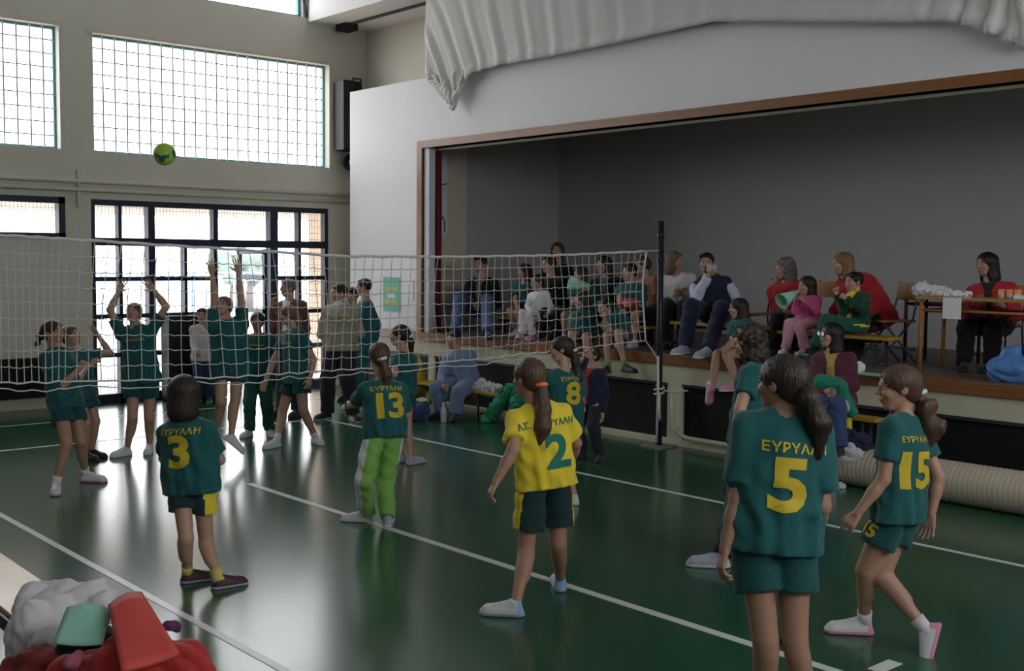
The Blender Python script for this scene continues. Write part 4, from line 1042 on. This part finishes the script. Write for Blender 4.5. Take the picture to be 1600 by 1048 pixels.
seat('child in green with chin on hand, legs over the stage edge', (945, 481), (955, 494), (972, 524), 318, 1.40, 9.8, hyaw=310, ra=[(955, 520, 1), (945, 498, 1)], la=[(990, 512, 0), (970, 522, 1)], rl=dict(k=(948, 524, 'X', 9.47), a=(950, 574, 'X', 9.44), floor=False), ll=dict(k=(966, 520, 'X', 9.45), a=(976, 572, 'X', 9.43), floor=False, toe=40), hair='short', hairc='dark', shortf=.4, shoes=BS, hands=('relax', 'fist'), sock=cloth('green_sock', (.1, .3, .03)))
S9 = seat('girl in green with a red bag on her lap', (984, 425), (986, 442), (987, 488), 335, 1.46, 10.3, hyaw=300, ra=[(968, 470, 1), (976, 474, 1)], la=[(1004, 470, 0), (990, 474, 1)], rl=dict(k=(972, 490, 1), a=(970, 525, 0)), ll=dict(k=(992, 492, 1), a=(992, 528, 0)), hair='cap', hairc='black', back=[chest(size=.032)], shortf=.5)
seat('person in brown top half hidden behind the girl with the red bag', (1004, 414), (1012, 432), (1016, 484), 300, 1.56, 10.75, hyaw=280, rl=dict(k=(1000, 490, 1)), ll=dict(k=(1015, 490, 1)), top='tee', topm=TAN, bottom='trousers', botm=BLACK, hair='cap', hairc='brown', shoes=BS)
seat('fair haired woman in white blouse right of the net post', (1055, 408), (1057, 426), (1062, 488), 345, 1.64, 10.7, hyaw=55, ra=[(1036, 462, 0), (1058, 458, 1)], la=[(1082, 462, 0), (1066, 460, 1)], rl=dict(k=(1042, 476, 1), a=(1040, 540, 0)), ll=dict(k=(1068, 478, 1), a=(1066, 540, 0)), top='long', topm=WHITE, bottom='trousers', botm=cloth('dark_brown_trousers', (.03, .026, .022)), hair='bob', hairc='light', shoes=BS)
S12 = seat('man in navy vest with white sleeves holding a camera to his eye', (1104, 411), (1110, 434), (1117, 488), 340, 1.78, 10.35, hyaw=345, ra=[(1088, 464, 1), (1106, 432, 1)], la=[(1144, 458, 0), (1121, 430, 1)], rl=dict(k=(1080, 478, 1), a=(1070, 553, 'f'), toe=-40), ll=dict(k=(1127, 482, 1), a=(1106, 558, 'f'), toe=-40),
     top='vest', topm=NAVY, inner=cloth('pale_sleeves', (.5, .54, .66)), bottom='trousers', botm=NAVY, hair='short', hairc='black', male=True, shoes=(SGREY, SWHITE, SWHITE), hands=('hold', 'hold'), build=1.08)
seat('long haired girl in green sitting on the stage edge with pink trainers', (1153, 482), (1160, 502), (1158, 547), 300, 1.46, 9.74, hyaw=275, rl=dict(k=(1121, 553, 'X', 9.43), a=(1114, 602, 'X', 9.40), floor=False, toepx=(1112, 628)), ll=dict(k=(1136, 556, 'X', 9.42), a=(1152, 600, 'X', 9.40), floor=False), ra=[(1145, 535, 1), (1132, 545, 1)], hair='long', hairc='dark', shoes=(SPINK, SWHITE, SWHITE), shortf=.4, vox=.0125)
seat('grey haired woman in red sweater seated on a wooden chair', (1225, 421), (1228, 441), (1236, 494), 325, 1.64, 10.6, hyaw=290, rl=dict(k=(1215, 500, 1)), ll=dict(k=(1236, 502, 1)), ra=[(1210, 475, 0), (1222, 490, 1)], top='knit', topm=RED, bottom='trousers', botm=BLACK, hair='curly', hairc='grey', shoes=BS)
S15 = seat('little girl in pink blowing into a mint paper cone', (1260, 447), (1262, 461), (1262, 503), 318, 1.12, 10.1, hyaw=295, ra=[(1242, 485, 1), (1251, 463, 1)], la=[(1276, 486, 1), (1256, 470, 1)], rl=dict(k=(1234, 507, 1), a=(1228, 540, 0)), ll=dict(k=(1250, 510, 1), a=(1258, 546, 0)), top='long', topm=PINK, bottom='trousers', botm=LPINK, hair='bob', hairc='dark', shoes=(SWHITE, SGREY, SGREY), hands=('hold', 'hold'))
seat('blond woman in red coat leaning forward', (1316, 412), (1330, 432), (1366, 496), 305, 1.66, 10.75, hyaw=278, lean=-.12, rl=dict(k=(1325, 500, 1)), ll=dict(k=(1340, 502, 1)), ra=[(1312, 475, 1), (1300, 490, 1)], la=[(1372, 478, 1), (1345, 495, 1)], top='knit', topm=cloth('red_coat', (.36, .012, .02)), bottom='trousers', botm=BLACK, hair='bob', hairc='blond', shoes=BS, build=1.15, loose=1.25, hem=.05)
seat('boy in dark green and yellow sports jacket', (1334, 441), (1335, 456), (1336, 508), 310, 1.28, 10.0, hyaw=285, ra=[(1318, 485, 1), (1308, 462, 0)], la=[(1352, 485, 1), (1314, 460, 1)], rl=dict(k=(1292, 500, 1), a=(1276, 535, 0)), ll=dict(k=(1304, 505, 1), a=(1290, 545, 0)), top='jacket', topm=cloth('bottle_green', (.008, .05, .03)), inner=YEL, collar=YEL, bottom='trousers', botm=GREENT, side=(YEL, .93), hair='short', hairc='black', shoes=BS, hands=('fist', 'fist'))
seat('woman with long black curls in red sweater behind the table', (1541, 413), (1548, 440), (1552, 508), 325, 1.68, 10.95, hyaw=290, ra=[(1512, 490, 0), (1522, 475, 1)], la=[(1588, 490, 0), (1568, 478, 1)], rl=dict(k=(1510, 512, 1)), ll=dict(k=(1552, 514, 1)), top='jacket', topm=RED, inner=cloth('dark_scarf', (.02, .016, .016)), bottom='trousers', botm=BLACK, hair='long', hairc='black', shoes=BS, vox=.0125, build=1.05)
# ------------------------------------------------------------------ net, post, ball
NY = 8.2
def netz(X, t):
    """height of the net at X, t=0 top 1 bottom"""
    top = np.interp(X, [0, 2.5, 3.65, 5.33, 6.41, 7.8, 9.12], [2.24, 2.18, 2.13, 2.055, 2.06, 2.085, 2.14])
    bot = np.interp(X, [0, 2.5, 4.17, 5.43, 6.88, 8.0, 9.14], [1.17, 1.155, 1.09, 1.085, 1.10, 1.14, 1.18])
    return top+(bot-top)*t
net = empty('volleyball_net', (6, NY, 1.1)); tag(net, 'slack white volleyball net across the court', 'net')
M_cord = mat('white_net_cord', (.60, .60, .58), .8, .1)
def npt(X, t):
    sag = .05*sin(t*pi)*sin(X*2.3)+.015*sin(X*9+t*5)
    bunch = .045*t*sin(X*3.1+.5)
    return np.array([X+bunch+.03*(t-.5)*sin(X*1.7), NY+sag, netz(X, t)+.008*sin(X*31)*t])
rows, sp = 9, .098
xs = []; x = 9.12
while x > .6:
    xs.append(x); x -= sp*(1 if x > 2.95 else .55)
mb = MB()
for x in xs: mb.tube([npt(x, j/rows) for j in range(rows+1)], .0034, 4, caps=False)
for j in range(1, rows):
    pts = []
    for i, x in enumerate(xs):
        pts.append(npt(x, j/rows)); 
        if i+1 < len(xs): q = (npt(x, j/rows)+npt(xs[i+1], j/rows))/2; q[2] -= .010; pts.append(q)
    mb.tube(pts, .0034, 4, caps=False)
tag(mb.build('net_mesh', M_cord, net), kind='stuff')
mb = MB(); mb.tube([npt(x, 0)+np.array([0, 0, .004*sin(k*2.1)]) for k, x in enumerate(xs)], .013, 6); mb.build('top_tape', M_cord, net, smooth=True)
MB().tube([npt(x, 1) for x in xs], .007, 6).build('bottom_cord', M_cord, net, smooth=True)
MB().tube([npt(x, 1)-np.array([0, 0, .03+.03*abs(sin(x*4))]) for x in xs if x < 8.2], .005, 5).build('loose_cord', M_cord, net, smooth=True)
MB().tube([npt(9.12, j/6) for j in range(7)], .010, 6).build('side_cord', M_cord, net, smooth=True)
MB().tube([npt(9.12, 1), (9.30, NY, .99)], .008, 6).build('lower_rope', M_cord, net)
MB().tube([npt(9.12, 0), (9.33, NY, 2.15)], .005, 6).build('upper_rope', M_cord, net)
reparent(net)
pp = empty('net_post', (9.36, NY, 0)); tag(pp, 'dark metal net post standing beside the stage', 'post')
M_post = mat('dark_post_metal', (.012, .016, .03), .4, .2)
MB().tube([(9.36, NY, .02), (9.33, NY, 2.47)], .034, 16).build('pole', M_post, pp, smooth=True)
for z in (2.30, 2.04): MB().tube([(9.333, NY, z), (9.333, NY, z+.03)], .042, 12).build('clamp', M_post, pp)
MB().box(9.22, 9.50, NY-.14, NY+.14, 0, .02).build('base_plate', mat('grey_steel', (.2, .2, .2), .45), pp)
MB().tube([(9.30, NY-.02, 1.0), (9.31, NY-.02, .60), (9.31, NY-.01, .05)], .013, 8).build('slack_rope', M_cord, pp, smooth=True)
pts = [np.array([9.35+.052*cos(a), NY+.052*sin(a), .56+.008*a]) for a in np.linspace(0, 14, 50)]
MB().tube(pts, .011, 6).tube([(9.40, NY-.03, .62), (9.5, NY-.10, .60), (9.6, NY-.2, .62)], .012, 6).tube([(9.31, NY-.04, .58), (9.30, NY-.05, .40), (9.31, NY-.05, .30)], .014, 6).build('rope_knot', M_cord, pp, smooth=True)
reparent(pp)
bp = atd(257, 241, 10.6)
V = CSV.copy(); 
def ball():
    Vb, Qb = cube_sphere(14); c = Vb[Qb].mean(1)
    a1 = nrm(-FW*.75+UPV*.55+RT*.1); h = c@a1; ang = c@nrm(np.cross(a1, RT))
    mi = np.zeros(len(c), int); mi[(np.abs(h-.50) < .13) & (np.abs(c@RT) < .62)] = 1; mi[(c@nrm(-FW*.75-UPV*.62) > .965)] = 1; mi[(c@nrm(RT*.95-FW*.2) > .93)] = 1
    return link('volleyball', mesh_np('volleyball', Vb*.105*(1-.02*0)+bp, Qb, mi), [mat('lime_ball_leather', (.36, .56, .06), .5), mat('teal_ball_leather', (.03, .13, .14), .5)])
tag(ball(), 'lime green and teal volleyball flying before the big window', 'ball')

# ------------------------------------------------------------------ benches
M_bench = mat('yellow_bench_lacquer', (.45, .30, .03), .4, .2, 4, stretch=(1, .1, 1)); M_steel = mat('dark_bench_steel', (.03, .03, .035), .5)
def bench(label, x, y0, y1, z, base, w=.28, m=None, group='low gym benches', slat=True):
    e = empty('gym_bench', (x, (y0+y1)/2, base)); tag(e, label, 'bench', group)
    MB().box(x-w/2, x+w/2, y0, y1, z-.035, z).build('seat', m or M_bench, e, bevel=.006)
    n = max(2, int((y1-y0)/1.2)+1)
    for i in range(n):
        y = y0+.15+(y1-y0-.3)*i/(n-1)
        mb = MB()
        for s in (-1, 1): mb.tube([(x+s*w*.40, y, base), (x+s*w*.36, y, z-.035)], .015, 8)
        mb.tube([(x-w*.4, y, base+.06), (x+w*.4, y, base+.06)], .012, 8); mb.build('leg_frame', M_steel, e)
    MB().tube([(x, y0+.15, z-.06), (x, y1-.15, z-.06)], .015, 8).build('rail', M_steel, e)
    reparent(e); return e
bench('long yellow stage bench under the left spectators', 10.42, 9.2, 12.3, 1.24, 1.0)
bench('yellow stage bench under the man with the camera', 10.42, 7.3, 9.0, 1.32, 1.0)
bench('yellow stage bench under the girl in pink and the boy', 10.15, 5.85, 7.15, 1.31, 1.0)
bench('yellow bench on the hall floor along the stage foot', 9.28, 9.6, 12.6, .36, 0)
bench('short yellow bench under the woman with sunglasses', 9.43, 5.55, 6.35, .60, 0, w=.2)

# ------------------------------------------------------------------ chairs and tables on the stage
M_chairw = mat('chair_plywood', (.42, .22, .08), .45, .2, 5, stretch=(1, 1, 4)); M_chairb = mat('blue_chair_tube', (.05, .09, .19), .4); M_chaird = mat('dark_chair_tube', (.03, .03, .04), .4)
def chair(label, x, y, yaw, frame, folding=False, zb=1.0):
    e = empty('stage_chair', (x, y, zb)); tag(e, label, 'chair', 'wooden backed chairs on the stage')
    c, s = cos(yaw), sin(yaw)
    def W(a, b, z): return np.array([x+a*c-b*s, y+a*s+b*c, zb+z])      # a = to the chair's front, b = to its left
    A = np.array([c, s, 0]); B = np.array([-s, c, 0])
    MB().obox(W(0, 0, .44), A, B, ZUP, .20, .20, .011).build('seat', M_chairw, e, bevel=.004)
    n = nrm(A*-.18+ZUP); MB().obox(W(-.225, 0, .74), nrm(np.cross(B, n)), B, n, .008, .20, .09).build('backrest', M_chairw, e, bevel=.004)
    for b in (-.19, .19):
        if folding:
            MB().tube([W(.22, b, 0), W(-.17, b, .46), W(-.25, b, .84)], .011, 8).build('leg', frame, e, smooth=True)
            MB().tube([W(-.24, b*.86, 0), W(.16, b*.86, .44)], .011, 8).build('leg', frame, e, smooth=True)
        else:
            MB().tube([W(.19, b, 0), W(.17, b, .42), W(-.17, b, .42), W(-.25, b, .84)], .011, 8).build('leg', frame, e, smooth=True)
            MB().tube([W(-.24, b, 0), W(-.17, b, .42)], .011, 8).build('leg', frame, e, smooth=True)
    MB().tube([W(-.21, -.18, .14), W(-.21, .18, .14)], .009, 6).tube([W(.19, -.18, .14), W(.19, .18, .14)], .009, 6).build('stretcher', frame, e)
    reparent(e)
def cpos(px, py, X): q = on(px, py, 0, X); return q[0], q[1]
x, y = cpos(1207, 470, 10.72); chair('wooden chair behind the grey haired woman', x-.0, y, pi, M_chaird)
x, y = cpos(1284, 470, 10.75); chair('wooden chair between the girl in pink and the blond woman', x, y, pi, M_chaird)
x, y = cpos(1388, 480, 10.70); chair('blue folding chair with wooden back behind the red coat', x, y, pi-.5, M_chairb, True)
x, y = cpos(1556, 480, 11.0); chair('chair under the woman behind the table', x, y, pi, M_chaird)

def table(label, x0, x1, y0, y1, h, topm, legm, rail=True):
    e = empty('school_table', ((x0+x1)/2, (y0+y1)/2, 1.0)); tag(e, label, 'table', 'tables on the stage')
    MB().box(x0, x1, y0, y1, 1+h-.03, 1+h).build('tabletop', topm, e, bevel=.005)
    for x in (x0+.04, x1-.04):
        for y in (y0+.05, y1-.05): MB().tube([(x, y, 1.0), (x, y, 1+h-.03)], .019, 10).build('leg', legm, e, smooth=True)
    mb = MB().tube([(x0+.04, y0+.05, 1+h-.13), (x0+.04, y1-.05, 1+h-.13)], .013, 8).tube([(x1-.04, y0+.05, 1+h-.13), (x1-.04, y1-.05, 1+h-.13)], .013, 8)
    mb.tube([(x0+.04, y1-.05, 1+h-.13), (x1-.04, y1-.05, 1+h-.13)], .013, 8).build('rail', legm, e, smooth=True)
    MB().box(x0+.05, x1-.05, y0+.08, y1-.08, 1+h-.15, 1+h-.14).build('book_shelf', M_chaird, e)
    reparent(e); return e
M_orl = mat('orange_brown_legs', (.36, .15, .035), .45, .15); M_ttop = mat('table_veneer', (.40, .22, .09), .4, .15, 5, stretch=(4, .6, 1))
table('wooden table with orange brown legs at the right of the stage', 10.08, 10.60, 4.35, 5.62, .72, M_ttop, M_orl)
table('second wooden table beside it toward the right edge', 10.08, 10.60, 2.9, 4.30, .72, M_ttop, M_orl)
table('small dark desk behind the wooden table', 11.0, 11.5, 5.6, 6.3, .74, mat('dark_desk_top', (.08, .04, .03), .4), mat('maroon_legs', (.07, .03, .03), .5))

# things on and by the table
zt = 1.72
cup0 = None
for i, (px, lab) in enumerate(((1565, 'leftmost orange drink cup on the table'), (1578, 'middle orange drink cup on the table'), (1590, 'rightmost orange drink cup on the table'))):
    q = on(px, 468, 0, 10.32); e = empty('drink_cup', (q[0], q[1], zt)); tag(e, lab, 'cup', 'orange drink cups')
    MB().lathe((q[0], q[1], zt), [(0, .002), (.026, .0), (.032, .045)], 16).build('cup', mat('clear_white_plastic', (.6, .55, .5), .3), e, smooth=True)
    MB().lathe((q[0], q[1], zt), [(.032, .045), (.035, .085), (.033, .085), (.0, .08)], 16).build('drink', mat('orange_drink', (.85, .28, .10), .3), e, smooth=True); reparent(e)
q = on(1460, 458, 0, 10.3)
tag(cloth_blob('plastic_bag', [((q[0], q[1]+.16, zt+.05), (q[0], q[1]-.1, zt+.045), .06, .05), ((q[0], q[1]+.13, zt+.1), (q[0]-.02, q[1]+.1, zt+.13), .035, .015), ((q[0], q[1]-.1, zt+.03), (q[0], q[1]-.35, zt+.025), .035, .02)], mat('white_plastic_film', (.66, .66, .72), .35, .05), amp=.009, sc=2, k=.03, floor=zt, vox=.010, seed=3), 'crumpled white plastic bag on the wooden table', 'bag')
q = on(1488, 470, 0, 10.07); mb = MB(); mb.box(10.065, 10.072, q[1]-.09, q[1]+.09, zt-.20, zt+.004).box(10.065, 10.26, q[1]-.09, q[1]+.09, zt, zt+.005)
tag(mb.build('hanging_paper', M_paper), 'white paper hanging over the front edge of the table', 'paper')
q = on(1596, 473, 0, 10.2); tag(MB().box(q[0]-.06, q[0]+.06, q[1]-.08, q[1]+.05, zt, zt+.035).build('paper_box', M_paper, bevel=.004), 'small white box right of the cups on the table', 'box')
q = on(1568, 596, 2, 1.0)
tag(cloth_blob('blue_bag', [((q[0], q[1]+.02, 1.10), (q[0]+.05, q[1]-.16, 1.11), .12, .13), ((q[0], q[1]-.06, 1.2), (q[0]+.04, q[1]-.10, 1.32), .07, .02), ((q[0], q[1]-.02, 1.2), (q[0], q[1]-.03, 1.27), .06, .04)], mat('blue_plastic_film', (.08, .20, .48), .35, .15), amp=.009, sc=.8, k=.03, floor=1.0, vox=.011, seed=8), 'blue plastic carrier bag standing on the stage by the table', 'bag')

# paper cones (folded card)
def cone(label, a, b, r0, r1, m=None):
    a, b = np.asarray(a, float), np.asarray(b, float); L = np.linalg.norm(b-a)
    o = MB().lathe(a, [(r0*.98, 0), (r1*.97, L*.999), (r1, L), (r0, 0), (r0*.98, 0)], 20, (b-a)/L).build('paper_cone', m or M_mint, smooth=True)
    return tag(o, label, 'paper cone', 'mint paper cones')
mouth = S15['hc']+S15['RH']@np.array([0, .46, -.22]); cone('mint paper cone at the mouth of the girl in pink', mouth, atd(1221, 471, depth_of(mouth)-.12), .012, .085)
mouth = S5['hc']+S5['RH']@np.array([0, .5, -.2]); cone('mint paper cone held by the girl in green on the stage', atd(921, 449, depth_of(mouth)-.12), atd(889, 441, depth_of(mouth)-.16), .045, .085)
q = on(1366, 582, 2, 1.02); tag(MB().box(q[0]-.11, q[0]+.08, q[1]-.2, q[1]+.22, 1.0, 1.008).build('mint_card', M_mint), 'mint card lying flat on the stage edge', 'card')
q = on(1337, 574, 2, 1.05); tag(cloth_blob('paper_ball', [((q[0], q[1]-.03, 1.05), (q[0], q[1]+.03, 1.05), .055, .05)], M_paper, amp=.006, sc=3, floor=1.0, vox=.009), 'crumpled white paper ball on the stage edge', 'paper')
pe = [p for p in PEOPLE if 'pale blue denim' in p['root']['label']][0]
w = (pe['arms'][0][2]+pe['arms'][1][2])/2; c = atd(687, 613, depth_of(w)-.03)
tag(MB().lathe(c, [(0, .006), (.12, .004), (.125, 0), (.12, -.004), (0, -.006)], 24, nrm(-FH*.8+ZUP*.5)).build('paper_disc', mat('green_card', (.10, .42, .28), .7)), 'round green card held by the man in denim', 'card')
# camera in the hands of the man in the vest
c = atd(1112, 419, depth_of(S12['hc'])-.16)
e = empty('camera_compact', tuple(c)); tag(e, 'small silver camera held by the man in the vest', 'camera')
A = S12['hf']; B = nrm(np.cross(ZUP, A))
MB().obox(c, A, B, ZUP, .016, .056, .036).build('camera_body', mat('silver_plastic', (.5, .55, .62), .3), e, bevel=.004); MB().lathe(c+A*.013, [(.028, 0), (.026, .022), (0, .02)], 16, A).build('lens', mat('pale_lens', (.35, .45, .55), .15), e); reparent(e)
# red bag on the girl's lap
p = S9['pel']; c = (S9['arms'][0][2]+S9['arms'][1][2])/2
tag(cloth_blob('red_bag', [(c-S9['lat']*.07, c+S9['lat']*.07, .055, .055)], RED, amp=.006, sc=2, vox=.011), 'small red bag on the lap of a girl in green', 'bag')
# clothes with the woman in sunglasses
p = PEOPLE[[i for i, q in enumerate(PEOPLE) if 'sunglasses' in q['root']['label']][0]]; c = (p['arms'][0][2]+p['arms'][1][2])/2
tag(cloth_blob('green_jacket', [(c+ZUP*.06-p['lat']*.06, c+ZUP*.05+p['lat']*.10, .075, .06), (c+p['lat']*.12, c+p['lat']*.2-ZUP*.18, .05, .05)], cloth('green_jersey', (.012, .2, .12)), amp=.008, sc=1.5), 'bundled green jersey in the arms of the woman with sunglasses', 'jersey')
c2 = c-ZUP*.13+p['fwd']*.06
tag(cloth_blob('printed_bag', [(c2-p['lat']*.13, c2+p['lat']*.13, .075, .07)], mat('lilac_printed_plastic', (.48, .42, .62), .4, .5, 14), amp=.007, sc=1.4, vox=.011), 'white and lilac printed bag on her lap', 'bag')
q = on(1318, 700, 2, .2)
tag(cloth_blob('white_garment', [(on(1308, 712, 0, 9.02), on(1330, 705, 0, 9.05), .08, .09), (on(1300, 722, 0, 8.98), on(1297, 752, 0, 8.95), .06, .05), (on(1300, 758, 0, 8.93), on(1316, 762, 0, 8.93), .04, .03), (on(1320, 716, 0, 9.02), on(1345, 712, 0, 9.05), .05, .04)], cloth('white_cotton', (.52, .50, .52)), amp=.010, sc=1.3, floor=0, seed=5), 'white garment hanging in a heap on the rolled mat', 'garment')
tag(cloth_blob('dark_garment', [(on(1310, 690, 0, 9.08), on(1345, 692, 0, 9.12), .09, .08), (on(1325, 682, 0, 9.1), on(1350, 700, 0, 9.12), .07, .05)], NAVY, amp=.012, sc=1.3, seed=6), 'dark garment heaped above the white one', 'garment')
tag(cloth_blob('yellow_bag', [(on(1326, 625, 0, 9.35), on(1324, 668, 0, 9.33), .035, .04)], YEL, amp=.005, sc=1.5), 'strip of yellow cloth hanging beside the woman with sunglasses', 'cloth')

# ribbed roll of matting on the floor by the stage
prof = []; L = 5.2; n = 480
for i in range(n+1): prof.append((.176+.0035*sin(i*pi/2), L*i/n))
prof = [(0.02, 0), (.10, -.004)]+prof+[(.1, L), (0.02, L)]
tag(MB().lathe((9.14, 5.95, .180), prof, 28, (0, -1, 0)).build('rolled_mat', mat('beige_ribbed_vinyl', (.46, .40, .31), .6, .12, 3), smooth=True), 'long beige ribbed mat rolled up along the stage foot', 'mat')

# clutter on the floor bench
X = 9.25; zb = .36
tag(cloth_blob('yellow_jacket', [(on(648, 600, 0, X), on(642, 560, 0, X), .17, .11), (on(640, 600, 0, X), on(650, 606, 0, X), .15, .12)], YEL, amp=.010, sc=1.0, seed=12), 'yellow jacket heaped upright on the bench behind the ponytail girl', 'jacket')
tag(cloth_blob('pink_cloth', [(on(736, 606, 0, X), on(742, 614, 0, X), .06, .05)], PINK, amp=.010, sc=2, seed=13), 'pink cloth on the bench beside the plastic bag', 'cloth')
tag(cloth_blob('clear_bag', [(on(748, 606, 0, X), on(778, 611, 0, X), .085, .075), (on(752, 598, 0, X), on(758, 600, 0, X), .05, .05)], mat('grey_white_film', (.46, .46, .50), .35, .15, 12), amp=.014, sc=2, seed=14), 'crumpled grey white plastic bag on the bench', 'bag')
tag(cloth_blob('green_tracksuit', [(on(800, 615, 0, X), on(830, 612, 0, X), .10, .09), (on(795, 612, 0, X-.1), on(762, 655, 0, X-.2), .09, .07), (on(815, 615, 0, X-.1), on(800, 655, 0, X-.2), .10, .07)], cloth('green_fleece', (.02, .22, .12)), amp=.012, sc=1.2, seed=15, floor=.005), 'green tracksuit clothes hanging from the bench', 'clothes')
q = on(645, 655, 2, 0.0); tag(cloth_blob('blue_sports_bag', [((q[0], q[1]+.15, .11), (q[0], q[1]-.15, .11), .12, .12)], cloth('blue_bag', (.02, .06, .16)), amp=.010, sc=1.2, floor=.0), 'dark blue sports bag on the floor under the bench', 'bag')
q = on(693, 660, 2, 0.0); e = empty('water_bottle', tuple(q)); tag(e, 'clear water bottle on the floor at the denim man\'s feet', 'bottle')
MB().lathe(q, [(0, 0), (.034, 0), (.036, .02), (.036, .16), (.014, .21), (.013, .23)], 16).build('bottle', mat('clear_bottle_plastic', (.45, .5, .55), .15), e, smooth=True)
MB().lathe(q, [(.0365, .07), (.0365, .13)], 16).build('bottle_label', mat('lilac_label', (.4, .4, .6), .5), e); MB().lathe(q, [(.015, .225), (.015, .25), (0, .25)], 12).build('cap', M_paper, e); reparent(e)
tag(cloth_blob('lime_pouch', [(on(673, 615, 0, X), on(674, 625, 0, X-.05), .05, .05)], LIME, amp=.006, sc=2), 'lime pouch on the bench left of the denim man', 'pouch')

# ------------------------------------------------------------------ foreground bench with clothes at lower left
zb = .45
a = on(0, 862, 2, zb); b = on(93, 925, 2, zb); c_ = on(0, 929, 2, zb)
du = nrm(b-a); dv = np.array([du[1], -du[0], 0.0]); dv = dv if (c_-a)@dv > 0 else -dv; wd = abs((c_-a)@dv)
e = empty('court_bench', tuple(a*np.array([1, 1, 0]))); tag(e, 'pale wooden court bench in the lower left corner', 'bench')
M_pale = mat('pale_bench_wood', (.62, .42, .22), .25, .15, 5, stretch=(3, .5, 1), spec=.5)
def bpt(s, t, z): q = a+du*s+dv*t; return np.array([q[0], q[1], z])
wd = max(wd, .28)
MB().obox(bpt(.7, wd*.5, zb-.018), du, dv, ZUP, 1.9, wd*.5, .018).build('plank', M_pale, e, bevel=.005)
MB().obox(bpt(.7, wd+.01, zb-.05), du, dv, ZUP, 1.9, .012, .03).build('edge_rail', mat('dark_purple_metal', (.04, .03, .07), .4), e)
for s in (-.3, 1.2, 2.3):
    mb = MB(); mb.tube([bpt(s, .03, 0), bpt(s, .03, zb-.04), bpt(s, wd-.03, zb-.04), bpt(s, wd-.03, 0)], .016, 8).build('leg_frame', M_steel, e)
reparent(e)
def fp(x, y, z): return on(x, y, 2, z)
tag(cloth_blob('white_jacket', [(fp(60, 945, .56), fp(150, 940, .58), .09, .08), (fp(50, 975, .55), fp(40, 1010, .45), .09, .07), (fp(70, 1000, .5), fp(65, 1030, .42), .06, .05), (fp(110, 930, .60), fp(165, 950, .56), .06, .05), (fp(90, 965, .55), fp(75, 1005, .5), .08, .05)], cloth('white_jacket', (.60, .58, .62)), amp=.011, sc=.9, vox=.009, k=.02, seed=21), 'white jacket crumpled on the court bench', 'jacket')
P = [fp(104, 948, .70), fp(176, 952, .69), fp(160, 1006, .60), fp(82, 1004, .60)]
def sheet(name, P, m, th=.006, bend=.02, n=8):
    V = []; 
    for i in range(n+1):
        for j in range(n+1):
            u, v = i/n, j/n; q = (P[0]*(1-u)+P[1]*u)*(1-v)+(P[3]*(1-u)+P[2]*u)*v; q = q+ZUP*bend*sin(u*pi)*cos(v*2); V.append(q)
    Q = [(i*(n+1)+j, i*(n+1)+j+1, (i+1)*(n+1)+j+1, (i+1)*(n+1)+j) for i in range(n) for j in range(n)]
    o = link(name, mesh_np(name, V, np.array(Q)), m); s = o.modifiers.new('thickness', 'SOLIDIFY'); s.thickness = th
    return o
tag(sheet('mint_folder', P, M_mint), 'mint card folder on the clothes pile', 'folder')
P = [fp(168, 945, .72), fp(222, 924, .74), fp(280, 1018, .62), fp(190, 1045, .60)]
rbg = tag(sheet('red_bag_panel', P, mat('red_paper_bag', (.56, .07, .06), .6, .1), th=.022, bend=.02), 'flat red bag on top of the clothes pile', 'bag')
rbg.name = 'red_bag'
tag(cloth_blob('red_jacket', [(fp(190, 1040, .52), fp(290, 1040, .50), .10, .09), (fp(230, 1020, .54), fp(180, 1060, .45), .09, .1), (fp(120, 1060, .45), fp(300, 1075, .42), .1, .1)], cloth('red_fleece', (.40, .03, .03)), amp=.009, sc=.9, vox=.010, seed=22), 'red jacket at the bottom of the clothes pile', 'jacket')
tag(cloth_blob('dark_bag', [(fp(110, 1026, .50), fp(165, 1016, .50), .06, .06), (fp(168, 995, .56), fp(175, 1005, .55), .04, .04)], BLACK, amp=.006, sc=1.4, vox=.010), 'black bag under the mint folder', 'bag')
tag(cloth_blob('maroon_cloth', [(fp(60, 1035, .47), fp(85, 1040, .47), .07, .06), (fp(30, 1048, .42), fp(60, 1055, .42), .07, .06)], cloth('dark_red_cloth', (.22, .02, .02)), amp=.008, sc=1.6, vox=.010), 'dark red cloth under the white jacket', 'cloth')
tag(cloth_blob('pink_purse', [(fp(112, 1034, .555), fp(120, 1026, .565), .028, .02)], cloth('dull_pink', (.4, .1, .15)), amp=.004, sc=2, vox=.008), 'dull pink purse on the black bag', 'purse')
tag(cloth_blob('purple_strap', [(fp(262, 977, .62), fp(276, 979, .60), .018, .02)], cloth('purple', (.10, .03, .10)), amp=.003, sc=2, vox=.008), 'purple strap end beside the red bag', 'strap')
